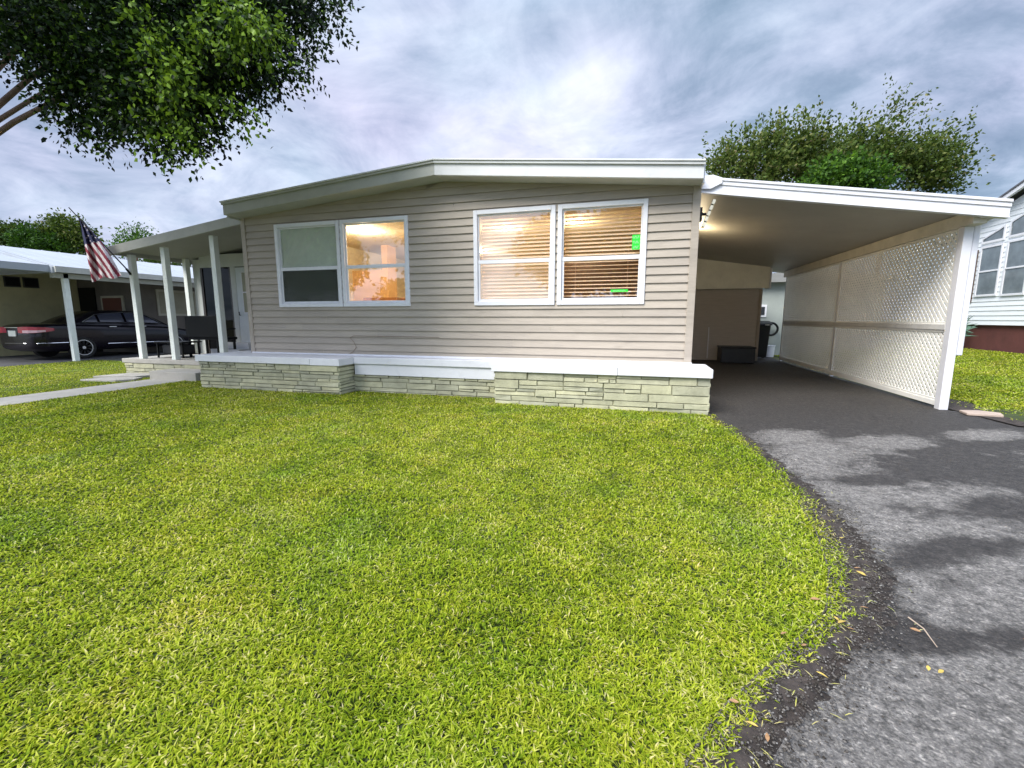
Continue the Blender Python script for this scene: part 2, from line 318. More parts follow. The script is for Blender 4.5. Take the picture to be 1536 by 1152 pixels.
# soil strip between lawn and asphalt
ms = MB(); ys = np.linspace(-1.5, 5.9, 420); prev = None
wd = np.interp(ys, [-1.5,1.1,1.9,2.4,3.2,4.2,5.9], [.10,.10,.14,.18,.10,.07,.03])
for i, y in enumerate(ys):
    e = float(edge_x(y)); wv = float(wd[i])+.05*mnoise.noise(Vector((y*6,0,0)))+.05*mnoise.noise(Vector((y*19,3,0)))+.03*mnoise.noise(Vector((y*55,5,0))); row = [(e-.25, y, -.02), (e-.05, y, -.006), (e+wv*.45, y, .012+.006*math.sin(y*60)), (e+wv, y, .001), (e+wv+.06, y, -.02)]
    row = [(a, b_, c_+.008*mnoise.noise(Vector((a*30, b_*30, 1)))) for a, b_, c_ in row]
    if prev: ms.add(prev+row, [(k, k+1, k+6, k+5) for k in range(4)])
    prev = row
ms.build('soil', soilm, kind='structure', smooth=True)
# loose gravel and crumbs on the soil and asphalt
def pebbles(n, smin, smax, fn, name, m, **k):
    V = []; Fc = []; base = np.array([[1,0,0],[-1,0,0],[0,1,0],[0,-1,0],[0,0,.7],[0,0,-.5]], float); tri = np.array([[0,2,4],[2,1,4],[1,3,4],[3,0,4],[2,0,5],[1,2,5],[3,1,5],[0,3,5]])
    for i in range(n):
        x, y, z = fn(); s = random.uniform(smin, smax); a = random.random()*6.28
        M_ = np.array([[math.cos(a), -math.sin(a), 0],[math.sin(a), math.cos(a), 0],[0,0,1]]); V.append((base*(s*np.array([1, random.uniform(.5,1), random.uniform(.5,.9)]))*rng.uniform(.7,1.2,(6,1)))@M_.T+[x, y, z]); Fc.append(tri+6*i)
    t = np.repeat(rng.random(n), 6)
    link(name, npmesh(name, np.concatenate(V), [np.concatenate(Fc)], m, t), **k)
GRV = leaf_mat('gravel_stone', [(0,(.03,.025,.02)), (.7,(.10,.09,.08)), (.96,(.16,.15,.14)), (1,(.30,.29,.27))], 0, .8)
def gpos():
    y = random.uniform(.4, 5.3) if random.random() < .3 else random.uniform(.7, 3.2); e = float(edge_x(y)); return e+max(-.05, random.gauss(.05, .10)), y, .010
pebbles(13000, .0015, .008, gpos, 'gravel', GRV, kind='stuff', label='loose gravel and crumbs along the edge of the asphalt')
# fallen leaves
LF = mat('dry_yellow_leaf', (.50,.36,.08), .6, .3, 30); LF2 = mat('dry_brown_leaf', (.30,.17,.08), .7, .3, 30)
lpx = [(1262,812,1),(1291,866,1),(1286,858,0),(1254,935,1),(1262,940,1),(1296,918,0),(1391,1010,1),(1410,1015,1),(1127,1095,1),(1175,957,0),(1222,905,0),(1150,1115,0),(1232,1020,1),(1372,952,0),(1100,1060,0),(1205,975,0),(1275,950,0)]
for i, (a, b_, k) in enumerate(lpx):
    q = gp(a, b_); L = random.uniform(.012, .022); th = random.random()*6.28; M = Matrix.Translation(q+Vector((0,0,.02))) @ Matrix.Rotation(th, 4, 'Z') @ Matrix.Rotation(random.uniform(-.3,.3), 4, 'X')
    pr = [(-1,0,0),(-.5,.3,.12),(0,.38,.16),(.55,.25,.1),(1,0,.05),(.55,-.25,.14),(0,-.38,.2),(-.5,-.3,.12),(0,0,0)]
    vs = [M @ Vector((x*L, y*L, z*L)) for x, y, z in pr]
    MB().add(vs, [(i_, (i_+1) % 8, 8) for i_ in range(8)]).build('fallen_leaf', LF if k else LF2, label='yellow fallen leaf lying on the dark soil beside the driveway' if k else 'brown dry leaf lying on the dark soil beside the driveway', category='leaf', group='yellow fallen leaves at the driveway edge' if k else 'brown fallen leaves at the driveway edge')
# twig
q = gp(1362, 930); q2 = gp(1405, 975)
MB().tube([q+Vector((0,0,.012)), (q+q2)/2+Vector((.01,.012,.018)), q2+Vector((0,0,.012))], [.003,.0025,.0015], 5).build('fallen_twig', mat('twig', (.42,.33,.25), .8), label='thin pale twig lying on the asphalt near the soil edge', category='twig')
# right-hand raised lawn
nx, ny = 14, 34; gx = np.linspace(4.25, 14, nx); gy = np.linspace(7.25, 30, ny)
V = [(x, y, hgt(x, y)-.004+(.0 if x > 4.3 else -.03)) for y in gy for x in gx]; Q = [(j*nx+i, j*nx+i+1, (j+1)*nx+i+1, (j+1)*nx+i) for j in range(ny-1) for i in range(nx-1)]
MB().add(V, Q).build('raised_lawn', THATCH, kind='structure')
V = [(x, y, hgt(x, y)-.004) for y in (5.2, 5.9, 6.6, 7.25) for x in np.linspace(4.26, 14, nx)]; Q = [(j*nx+i, j*nx+i+1, (j+1)*nx+i+1, (j+1)*nx+i) for j in range(3) for i in range(nx-1)]
MB().add(V, Q).build('side_lawn', THATCH, kind='structure')
pts = [(4.15,6.25),(4.5,6.2),(4.62,6.55),(4.85,6.9),(4.78,7.4),(4.9,7.9),(4.6,8.3),(4.1,8.3),(4.02,7.3),(4.1,6.7)]
MB().add([(a, b_, .004) for a, b_ in pts], [tuple(range(len(pts)))]).build('soil', soilm, kind='structure')
# left lawn, walk, neighbour drive
MB().add([(-15.5,-2,-.006),(-9.28,-2,-.006),(-9.28,7.0,-.006),(-11.2,9.2,-.006),(-15.5,9.2,-.006)], [(0,1,2,3,4)]).build('left_lawn', THATCH, kind='structure')
MB().box(-9.28,-8.42,-3,6.95,-.08,.012).build('walkway', CONC, bevel=.01, kind='structure')
MB().add([(-24,-4,-.010),(-15.5,-4,-.010),(-15.5,30,-.010),(-24,30,-.010)], [(0,1,2,3)]).build('neighbour_drive', mat('dark_drive', (.07,.07,.075), .8, .25, 2, dirt=.3, bump=.5), kind='structure')
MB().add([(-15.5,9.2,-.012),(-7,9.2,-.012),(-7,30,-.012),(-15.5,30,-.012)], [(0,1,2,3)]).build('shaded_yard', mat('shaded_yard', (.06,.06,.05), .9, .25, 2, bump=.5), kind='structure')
for (a, b_, sx, sy, rz, lab) in ((-10.3,6.75,.55,.28,.3,'flat grey stepping slab nearest the porch corner'), (-9.95,6.2,.5,.22,.15,'flat grey stepping slab beside the concrete walk')):
    M = Matrix.Translation((a, b_, .012)) @ Matrix.Rotation(rz, 4, 'Z')
    MB().prism([(-sx,-sy),(sx*.6,-sy*1.1),(sx,-sy*.2),(sx*.8,sy),(-sx*.5,sy*.9)], -.02, .02, 'z').build('stepping_slab', CONC, bevel=.006, label=lab, category='paving slab').matrix_world = M
q = gp(1470, 622)
MB().prism([(-.21,-.12),(.13,-.16),(.21,.02),(.05,.14),(-.17,.10)], 0, .03, 'z').build('paving_slab', mat('pink_slab', (.42,.33,.27), .85, .1, 5, dirt=.3, bump=.4), bevel=.006, label='broken pinkish paving slab on the soil beside the carport post', category='paving slab').location = (q.x+.02, q.y+.02, .0)
# ---------------------------------------------------------------- grass blades
def blades(cx, cy, cz, n_w, name, label):
    n = len(cx); L = rng.uniform(.019, .043, n)*np.where(rng.random(n) < .1, 1.25, 1); az = rng.uniform(0, 6.283, n); tl = rng.uniform(.35, 1.35, n)
    d = np.stack([np.cos(az)*np.sin(tl), np.sin(az)*np.sin(tl), np.cos(tl)], 1); s = np.stack([-np.sin(az+rng.normal(0,.5,n)), np.cos(az), np.zeros(n)], 1)
    base = np.stack([cx, cy, cz], 1); mid = base+d*(L*.55)[:, None]; tip = base+d*L[:, None]; tip[:, 2] -= L*rng.uniform(.1,.45,n); tip[:, :2] += d[:, :2]*(L*.2)[:, None]
    wv = s*n_w[:, None]
    V = np.stack([base-wv*.6, base+wv*.6, mid+wv, mid-wv, tip], 1).reshape(-1, 3)
    V[:, 2] = np.maximum(V[:, 2], np.repeat(cz, 5)-.004)
    i0 = np.arange(n)*5; q = np.stack([i0, i0+1, i0+2, i0+3], 1); t = np.stack([i0+3, i0+2, i0+4], 1)
    # patches of greener, yellower and drier turf
    def fld(sc_, sd_): return np.array([mnoise.noise(Vector((a*sc_+sd_, b_*sc_, sd_))) for a, b_ in zip(cx, cy)])
    if n > 60000:
        g_ = 220; xs = np.linspace(cx.min(), cx.max(), g_); ysv = np.linspace(cy.min(), cy.max(), g_)
        G = np.array([[.55*mnoise.noise(Vector((a*.8, b_*.8, 3.1)))+.5*mnoise.noise(Vector((a*3.1, b_*3.1, 9)))+.35*mnoise.noise(Vector((a*9, b_*9, 5))) for a in xs] for b_ in ysv])
        fi = np.clip(((cx-cx.min())/(cx.max()-cx.min())*(g_-1)).astype(int), 0, g_-1); fj = np.clip(((cy-cy.min())/(cy.max()-cy.min())*(g_-1)).astype(int), 0, g_-1); pf = G[fj, fi]
    else: pf = .5*fld(1.2, 2)+.3*fld(4, 7)
    tv = .52+.26*pf+rng.normal(0, .16, n); tv = np.where(rng.random(n) < .05+.12*np.clip(pf, 0, 1), rng.uniform(.82, 1, n), tv)
    tv = np.clip(tv+.03*np.clip(cy-3, 0, 3), 0, 1)
    T = (tv[:, None]+np.array([-.50,-.50,-.0,-.0,.12])).ravel()  # roots darkened in tint to paint the shade between blades
    return V, q, t, T
def scatter(x0, x1, y0, y1, k, cap):
    A = (x1-x0)*(y1-y0); n = int(A*cap); x = rng.uniform(x0, x1, n); y = rng.uniform(y0, y1, n); d = np.hypot(x, y)
    keep = rng.random(n) < np.minimum(1, k/np.maximum(d, .9)/cap); return x[keep], y[keep]
x1, y1 = scatter(-8.45, 1.3, -.4, 6.5, 36000, 33000)
ex = edge_x(y1); dd = ex-x1
keep = (dd > -.02+wob(y1)*.6-.03*rng.random(len(x1))) & ((dd > .03) | (rng.random(len(x1)) < .8)) & ~((y1 > 5.93) & (x1 > -7.4) & ((x1 < -4.5) | (x1 > -1.95))) & ~((y1 > 6.28) & (x1 > -7.5))
# skip what lies far behind or beside the camera
ang = np.arctan2(x1, y1); keep &= (ang > R(-82)) & (ang < R(62)) | (np.hypot(x1, y1) < .8)
x1, y1 = x1[keep], y1[keep]
A = blades(x1, y1, np.full(len(x1), -.002), .0023*(.9+.19*np.hypot(x1, y1)), '', '')
x2, y2 = scatter(-15.4, -9.25, 1, 9.1, 26000, 2600)
k2 = ~((x2 > -10.9) & (y2 > 6.9)) & ~((abs(x2+10.2) < .5) & (abs(y2-6.5) < .4)); x2, y2 = x2[k2], y2[k2]
B = blades(x2, y2, np.full(len(x2), -.008), .006*np.ones(len(x2)), '', '')
x3, y3 = scatter(4.3, 8.6, 5.3, 20, 40000, 4200); k3 = (x3 < 8.4) & ~((x3 < 4.5+.12*np.sin(y3*5)) & (y3 < 8.1) & (rng.random(len(x3)) < .9)) & (x3 > 4.3); x3, y3 = x3[k3], y3[k3]
z3 = np.array([hgt(a, b_)-.006 for a, b_ in zip(x3, y3)]); C_ = blades(x3, y3, z3, .008*np.ones(len(x3)), '', '')
ys_ = rng.uniform(.3, 3.4, 420); xs_ = edge_x(ys_)+np.abs(rng.normal(0, .10, 420))-.02
Ds = blades(xs_, ys_, np.full(420, .012), np.full(420, .0016), '', ''); Ds[3][:] = np.clip(.93+.08*rng.normal(size=len(Ds[3])), .82, 1); Ds[0][:, 2] = .010+(Ds[0][:, 2]-.010)*.35
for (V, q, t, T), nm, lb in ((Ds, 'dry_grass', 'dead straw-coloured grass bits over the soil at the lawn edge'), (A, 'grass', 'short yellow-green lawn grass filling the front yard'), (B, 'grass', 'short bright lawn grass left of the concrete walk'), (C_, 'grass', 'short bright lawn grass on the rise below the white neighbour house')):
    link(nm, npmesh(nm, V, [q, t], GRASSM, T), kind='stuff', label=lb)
# ---------------------------------------------------------------- main house
XL, XR, YW, ZB = -6.90, .70, 6.62, .56
XP = -2.97                                # ridge
def roof_z(x, top=3.28, side=3.0): return top-(top-side)*(abs(x-XP)/(XP-XL if x < XP else XR-XP))**1.0
house = thing('house', 'beige single-storey house with low gable roof, white-framed windows and lap siding', 'house', (-3.1, 8, 0))
WINS = [(-6.19,-4.875),(-4.855,-3.60),(-2.49,-1.225),(-1.19,.05)]; WZ0, WZ1 = 1.40, 2.815
def clip_under(x0, x1, z0, z1): return z1
ms = MB(); CP = .115; z = ZB-.02; zc = []
while z < 3.3: zc.append(z); z += CP
def prot(zv):      # profile of lapped courses
    k = (zv-zc[0])/CP; fr = k-math.floor(k+1e-6); return .016*(1-fr)+.002
fr_pr = lambda t: .024-.022*t
for z0 in zc:
    z1 = z0+CP; brk = sorted({z0, z1} | {q for q in (WZ0-.0, WZ1) if z0 < q < z1})
    for za, zb in zip(brk, brk[1:]):
        mid = (za+zb)/2; spans = [(XL+.02, XR-.02)]
        if WZ0 < mid < WZ1:
            e = [XL+.02]
            for a, b_ in WINS: e += [a, b_]
            e.append(XR-.02); spans = list(zip(e[::2], e[1::2]))
        if za == z0: jx = random.uniform(XL+.8, XR-.8)
        sp2 = []
        for a, b_ in spans:
            if a+.3 < jx < b_-.3: sp2 += [(a, jx-.0015), (jx+.0015, b_)]
            else: sp2.append((a, b_))
        for a, b_ in sp2:
            # cut the course to the gable
            def lim(zt):
                if zt <= 3.0: return XL, XR
                t = (3.28-zt)/.28; return XP-(XP-XL)*t, XP+(XR-XP)*t
            if za > 3.27: continue
            la, ra = lim(za); lb_, rb = lim(min(zb, 3.28)); pa, pb = fr_pr((za-z0)/CP), fr_pr((zb-z0)/CP)
            vs = [(max(a, la), YW-pa, za), (min(b_, ra), YW-pa, za), (min(b_, rb), YW-pb, min(zb, 3.28)), (max(a, lb_), YW-pb, min(zb, 3.28))]
            ms.add(vs, [(0,1,2,3)])
            if za == z0: ms.add([(max(a, la), YW-pa, za), (min(b_, ra), YW-pa, za), (min(b_, ra), YW-.0, za+.001), (max(a, la), YW-.0, za+.001)], [(0,1,2,3)])
            if za == z0:
                for _ in range(1):   # panel end laps, one here and there
                    if b_-a > 2 and random.random() < .5:
                        xx = random.uniform(a+.5, b_-.5)
                        ms.add([(xx, YW-pa-.003, za), (xx+.0, YW-pa, za), (xx, YW-pb, zb), (xx, YW-pb-.003, zb)], [(0,1,2,3)])
                        ms.add([(xx, YW-pa-.003, za), (xx+.35, YW-pa-.0005, za), (xx+.35, YW-pb-.0005, zb), (xx, YW-pb-.003, zb)], [(0,1,2,3)])
ms.build('siding', SIDING, house)
mw = MB(); mw.box(XR-.06, XR-.001, YW+.02, 15.5, .0, 3.0); mw.box(XL+.001, XL+.06, YW+.02, 15.5, .0, 3.0); mw.box(XL+.06, XR-.06, 15.44, 15.5, .0, 3.0)
mw.build('side_wall', SIDING, house)
MB().box(XL-.012, XL+.075, YW-.03, YW+.05, ZB+.0, 2.99).build('corner_trim', SIDING, house, .004)
MB().box(XR-.085, XR+.015, YW-.03, YW+.05, .0, 2.99).build('corner_trim', SIDING, house, .004)
# interior shell seen through the glass
mi = MB(); mi.box(XL+.07, XR-.07, YW+.25, 13.6, .70, .75); mi.box(XL+.07, XR-.07, YW+.10, 13.6, 2.90, 2.94)
mi.box(XL+.07, XR-.07, 13.5, 13.58, .75, 2.90); mi.box(XL+.065, XL+.12, YW+.3, 13.5, .75, 2.9); mi.box(XR-.12, XR-.065, YW+.3, 13.5, .75, 2.9)
e = [XL+.06]
for a, b_ in WINS: e += [a, b_]
e.append(XR-.06)
for a, b_ in zip(e[::2], e[1::2]):
    if b_-a > .03: mi.box(a, b_, YW+.03, YW+.09, .70, 2.9)
mi.box(XL+.06, XR-.06, YW+.03, YW+.09, .60, WZ0); mi.box(XL+.06, XR-.06, YW+.031, YW+.091, WZ1, 2.93)
mi.build('interior_wall', INT, house)
MB().box(-6.8,-5.95,9.6,9.75,.75,2.35).box(-5.9,-5.75,9.5,9.9,.75,2.9).build('interior_partition', mat('interior_orange_wall', (.60,.37,.17), .8, .05, 2), house)
MB().box(-5.7,-4.9,8.4,9.1,.75,1.64).build('cabinet', WOOD, house, .01)
MB().box(-3.0,-1.6,12.9,13.45,.75,1.7).build('cabinet', WOOD, house, .01)
MB().box(-1.75,.3,9.0,9.5,.75,2.3).build('cabinet', mat('dark_gap_backing', (.05,.025,.015), .4), house, .01)  # dark block added behind the blind to darken its gaps, not a known cabinet
md = MB(); md.box(-.35,.40,9.8,9.9,.75,2.6); md.build('interior_door', mat('interior_door_dark', (.10,.055,.03), .5, .2, 4), house)
for i, (a, b_) in enumerate(((-5.27,7.87),(-3.91,11.06),(-1.17,8.26),(-2.5,8.4))):
    MB().tube([(a, b_, 2.905), (a, b_, 2.875)], .09, 20).build('recessed_light', LAMPW, house)
    lamp('room_bulb', (a, b_, 2.72), [40,34,24,22][i], (1,.79,.52), .08)
# gable fascia, roof and soffit
YF = 6.28
def gable(z_side, z_top, th, x0=XL-.02, x1=XR+.0):
    return [(x0, z_side-th), (x0, z_side), (XP, z_top), (x1, z_side+.02), (x1, z_side+.02-th), (XP, z_top-th)]
def fasc(h0, h1, y0, y1, ext=0.0):
    a = MB(); x0, x1 = XL-.03-ext, XR+.0+ext*.4
    L = [(x0, 3.15+h0), (XP, 3.47+h0), (XP, 3.47+h1), (x0, 3.15+h1)]; Rr = [(XP, 3.47+h0), (x1, 3.125+h0), (x1, 3.125+h1), (XP, 3.47+h1)]
    return L, Rr, y0, y1
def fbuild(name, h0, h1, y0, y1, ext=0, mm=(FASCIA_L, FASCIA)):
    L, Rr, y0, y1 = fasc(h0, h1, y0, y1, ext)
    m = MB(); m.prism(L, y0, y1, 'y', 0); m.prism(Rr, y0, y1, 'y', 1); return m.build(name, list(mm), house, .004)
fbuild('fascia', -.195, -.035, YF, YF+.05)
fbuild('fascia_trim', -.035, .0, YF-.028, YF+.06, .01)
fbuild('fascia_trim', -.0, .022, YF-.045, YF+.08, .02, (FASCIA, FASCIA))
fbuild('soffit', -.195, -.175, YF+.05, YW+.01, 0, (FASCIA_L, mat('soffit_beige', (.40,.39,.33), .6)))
mr = MB(); mr.prism([(XL-.05,3.10),(XP,3.42),(XR+.0,3.09),(XR+.0,3.02),(XP,3.34),(XL-.05,3.02)], YF+.081, 15.6, 'y'); mr.build('roof', NWHITE, house)
fr_ = MB(); fr_.box(XL-.05, XL-.0, YF+.081, 15.6, 2.93, 3.02); fr_.build('eave_fascia', FASCIA_L, house)
# frieze where siding meets the soffit
# thin bent wire on the siding
wz = zc[2]+.002+CP*.0; wz = .905
q0 = Vector((-4.73, YW-.026, wz)); pts = [(-3.1, YW-.024, wz-.004), (-4.0, YW-.026, wz), (-4.70, YW-.026, wz+.002), (-4.77, YW-.026, wz-.03), (-4.70, YW-.026, wz-.10), (-4.655, YW-.026, wz-.19), (-4.72, YW-.026, wz-.27), (-4.80, YW-.024, wz-.31)]
MB().tube(pts, .004, 6).build('cable', mat('brown_cable', (.20,.14,.10), .6), house)
MB().box(XL+.02, XR+.02, YW-.045, YW+.0, ZB-.0, ZB+.035).build('base_flashing', WHITE, house, .004)
# windows
def window(x0, x1, kind, lab):
    wn = MB(); fw = .062; y0, y1 = YW-.038, YW+.06
    for (a, b_, c, d) in ((x0, x0+fw, WZ0, WZ1), (x1-fw, x1, WZ0, WZ1), (x0+fw, x1-fw, WZ0, WZ0+fw), (x0+fw, x1-fw, WZ1-fw, WZ1)): wn.box(a, b_, y0, y1, c, d)
    W = wn.build('window', WHITE, house, .005); W['label'] = lab
    zm = WZ0+.655
    s = MB(); a, b_ = x0+fw+.002, x1-fw-.002; t = .032
    s.box(a, b_, YW-.012, YW+.03, zm-.028, zm+.028); s.box(a, a+t, YW-.008, YW+.02, WZ0+fw+.002, zm-.028); s.box(b_-t, b_, YW-.008, YW+.02, WZ0+fw+.002, zm-.028); s.box(a+t, b_-t, YW-.0081, YW+.02, WZ0+fw+.002, WZ0+fw+.034)
    s.box(a, a+.02, YW+.0, YW+.025, zm+.028, WZ1-fw-.002); s.box(b_-.02, b_, YW+.0, YW+.025, zm+.028, WZ1-fw-.002); s.box(a+.02, b_-.02, YW+.0001, YW+.025, WZ1-fw-.022, WZ1-fw-.002)
    s.build('sash', WHITE, W, .003)
    g = MB(); g.add([(a+.01, YW+.012, zm), (b_-.01, YW+.012, zm), (b_-.01, YW+.012, WZ1-fw), (a+.01, YW+.012, WZ1-fw)], [(0,1,2,3)]); g.add([(a+.02, YW+.004, WZ0+fw), (b_-.02, YW+.004, WZ0+fw), (b_-.02, YW+.004, zm-.01), (a+.02, YW+.004, zm-.01)], [(0,1,2,3)])
    g.build('pane', GLASS, W)
    if kind == 'shade':
        MB().box(a-.06, b_+.06, YW+.032, YW+.036, WZ0-.0, WZ1).build('roller_shade', SHADE2, W); MB().box(a+.03, b_-.03, YW-.006, YW-.004, WZ0+fw+.03, zm-.026).build('insect_screen', SHADE, W)
    if kind in ('blind_shut', 'blind_open'):
        bm_ = MB(); zz_ = WZ1-fw-.03; k = 0
        while zz_ > WZ0+fw+.02:
            tilt = R(46 if kind == 'blind_shut' else (40 if zz_ > zm else 20)); h = .0265
            c, s_ = math.cos(tilt)*h, math.sin(tilt)*h
            bm_.add([(a+.012, YW+.14-c, zz_-s_), (b_-.012, YW+.14-c, zz_-s_), (b_-.012, YW+.14, zz_+.002), (a+.012, YW+.14, zz_+.002), (b_-.012, YW+.14+c, zz_+s_), (a+.012, YW+.14+c, zz_+s_)], [(0,1,2,3),(3,2,4,5)])
            zz_ -= .054; k += 1
        for xx in (a+.18, b_-.18): bm_.box(xx-.0015, xx+.0015, YW+.139, YW+.141, WZ0+.06, WZ1-.06)
        bm_.box(a+.005, b_-.005, YW+.11, YW+.17, WZ1-fw-.03, WZ1-fw+.01)
        bm_.build('blind', BLIND, W)
    return W
window(*WINS[0], 'shade', 'dark shaded window, leftmost, with insect screen below')
window(*WINS[1], 'clear', 'clear lit window without blinds')
window(*WINS[2], 'blind_shut', 'lit window with nearly closed cream blinds')
w4 = window(*WINS[3], 'blind_open', 'lit window with opened cream blinds and green stickers')
# green notices behind the glass
def notice(px, py, wd_, hg, rows, lab):
    q = atY(px, py, YW+.0); y = YW+.009 if hg > .1 else YW+.001
    root = MB().box(q.x-wd_/2, q.x+wd_/2, y-.001, y, q.z-hg/2, q.z+hg/2).build('window_notice', mat('green_card', (.01,.62,.03), .5, .03, 5), label=lab, category='sticker')
    for r_ in range(rows):
        wr = MB()
        zc_ = q.z+hg/2-hg*(r_+.5)/rows; n_ = 4 if hg > .1 else 9; sp = wd_*.75/n_
        for k in range(n_):
            cx_ = q.x-wd_*.375+sp*(k+.5); hh = hg/rows*.26; s_ = sp*.34
            wr.box(cx_-s_, cx_-s_*.4, y-.003, y-.0012, zc_-hh, zc_+hh)
            if (k+r_) % 2: wr.box(cx_-s_*.4, cx_+s_, y-.003, y-.0012, zc_+hh*.4, zc_+hh)
            else: wr.box(cx_-s_*.4, cx_+s_, y-.003, y-.0012, zc_-hh, zc_-hh*.4)
            if (k+r_) % 3 == 0: wr.box(cx_+s_*.4, cx_+s_, y-.003, y-.0012, zc_-hh*.4, zc_+hh*.4)
        wr.build('print', mat('pale_print', (.35,.85,.35), .6), root)
notice(954, 363, .105, .20, 3, 'bright green card stuck inside the rightmost window of the beige house')
notice(929, 436, .24, .035, 1, 'narrow green strip sticker low in the rightmost window of the beige house')
# ---------------------------------------------------------------- stone planter ledge with white cap
planter = thing('stone_planter', 'low sage-painted stone planter ledge with wide white cap below the house windows', 'planter', (-3.2, 6.2, 0))
def stones(mb, p0, p1, z0, z1, out, seed, hs=(.045,.085,.11,.06)):
    rr = random.Random(seed); p0 = Vector(p0); p1 = Vector(p1); Ln = (p1-p0).length; d = (p1-p0)/Ln; o = Vector(out)
    def stone(xa, xb, z, zt):
        g = .0035; pr = rr.uniform(.012,.034); c = .006; j = lambda s=.006: rr.uniform(-s, s)
        fr_ = [(xa+g, z+g), (xb-g, z+g), (xb-g, zt-g), (xa+g, zt-g)]
        back = [p0+d*a+Vector((0,0,b_))+o*.0 for a, b_ in fr_]
        fr2 = [p0+d*(a+(c if k in (0,3) else -c)+j(.005))+Vector((0,0,b_+(c if k < 2 else -c)*.7+j(.003)))+o*(pr+j(.005)) for k, (a, b_) in enumerate(fr_)]
        mb.add(back+fr2, [(4,5,6,7),(0,1,5,4),(1,2,6,5),(2,3,7,6),(3,0,4,7)])
    z = z0
    while z < z1-.01:
        hh = min(rr.choice(hs)*rr.uniform(.85,1.15), z1-z)
        if z1-z-hh < .03: hh = z1-z
        x = 0
        while x < Ln-.001:
            wv = rr.uniform(.16,.62)*(1.1 if hh > .05 else .8); xb = min(Ln, x+wv); 
            if Ln-xb < .08: xb = Ln
            if hh > .085 and rr.random() < .45:
                k = rr.uniform(.4,.6); zm_ = z+hh*k; xm = x+(xb-x)*rr.uniform(.35,.65)
                if rr.random() < .5: stone(x, xb, z, zm_); stone(x, xm, zm_, z+hh); stone(xm, xb, zm_, z+hh)
                else: stone(x, xm, z, zm_); stone(xm, xb, z, zm_); stone(x, xb, zm_, z+hh)
            else: stone(x, xb, z, z+hh)
            x = xb
        z += hh
CT = .575; CB = .465
mo = MB(); mo.box(-7.36,-4.56,5.955,6.6,-.02,CB); mo.box(-1.93,.86,5.955,6.6,-.02,CB-.0); mo.box(-4.56,-1.93,6.345,6.6,-.02,.285)
mo.build('mortar_core', MORTAR, planter)
st = MB(); stones(st, (-7.385,5.955,0), (-4.54,5.955,0), -.03, CB, (0,-1,0), 3); stones(st, (-4.56,5.94,0), (-4.56,6.35,0), -.03, CB, (1,0,0), 4); stones(st, (-7.36,6.6,0), (-7.36,5.94,0), -.03, CB, (-1,0,0), 5)
stones(st, (-4.54,6.345,0), (-1.93,6.345,0), -.03, .285, (0,-1,0), 6)
stones(st, (-1.95,5.955,0), (.885,5.955,0), -.03, CB, (0,-1,0), 8); stones(st, (.86,5.94,0), (.86,6.6,0), -.03, CB, (1,0,0), 9); stones(st, (-1.93,6.35,0), (-1.93,5.94,0), -.03, CB, (-1,0,0), 10)
st.build('stone_wall', STONE, planter)
cp = MB()
cp.box(-7.43,-5.05,5.90,6.61,CB,CT); cp.box(-5.046,-4.50,5.902,6.61,CB-.004,CT-.003)      # left cap in two lengths
cp.box(-7.43,-6.96,6.612,7.4,CB,CT-.001)
cp.box(-4.498,-1.99,6.27,6.61,CB,CT-.004)
cp.box(-1.988,-.25,5.90,6.61,CB-.002,CT-.001); cp.box(-.246,.90,5.898,6.61,CB,CT)
cp.build('cap', WHITE, planter, .006)
MB().box(-4.50,-1.955,6.30,6.33,.285,CB-.002).build('face_board', WHITE, planter, .004)
# ---------------------------------------------------------------- carport
carport = thing('carport', 'attached flat-roofed carport with white fascia and white lattice side wall', 'carport', (3.95, 10.5, 0))
SL = .155
def cz(x): return 3.03-SL*(x-.78)
YB = 14.9
m = MB(); a, b_ = .72, 4.12
m.prism([(a, cz(a)-.03), (b_, cz(b_)-.03), (b_, cz(b_)+.0), (a, cz(a)+.0)], 6.96, YB, 'y'); m.build('ceiling', SOFFIT, carport)
m = MB(); m.prism([(a, cz(a)+.0), (b_+.04, cz(b_)+.0), (b_+.04, cz(b_)+.06), (a, cz(a)+.06)], 6.97, YB+.05, 'y'); m.build('roof', NWHITE, carport)
m = MB(); F1 = [(a, cz(a)-.105), (b_+.05, cz(b_+.05)-.105), (b_+.05, cz(b_+.05)+.0), (a, cz(a)+.0)]; m.prism(F1, 6.90, 6.955, 'y')
m.prism([(p_[0], p_[1]) for p_ in [(a, cz(a)+.0), (b_+.05, cz(b_+.05)+.0), (b_+.05, cz(b_+.05)+.052), (a, cz(a)+.052)]], 6.885, 6.965, 'y')
m.prism([(a, cz(a)+.052), (b_+.05, cz(b_+.05)+.052), (b_+.05, cz(b_+.05)+.085), (a, cz(a)+.085)], 6.87, 6.97, 'y')
m.prism([(a, cz(a)-.125), (b_+.05, cz(b_+.05)-.125), (b_+.05, cz(b_+.05)-.105), (a, cz(a)-.105)], 6.885, 6.965, 'y')
m.build('fascia', WHITE, carport, .003)
m = MB(); m.prism([(.66,2.96),(.86,2.95),(1.0,cz(1.0)+.02),(1.0,cz(1.0)+.086),(.88,cz(.88)+.115),(.72,3.12)], 6.862, 6.868, 'y'); m.box(.70,.72,6.36,6.9,2.9,3.15); m.build('flashing', WHITE, carport)
m = MB(); m.box(3.88,4.02,6.99,14.5,2.35,cz(3.88)-.035); m.build('beam', BEAM, carport, .005)
m = MB(); m.box(3.93,4.16,6.93,6.988,2.41,2.47); m.build('beam_end', WHITE, carport, .006)
for y, s in ((7.22,.055),(10.82,.035),(14.36,.035)):
    MB().box(3.95-s*.9, 3.95+s*.9, y-s, y+s, -.03, 2.349).build('post', WHITE, carport, .005)
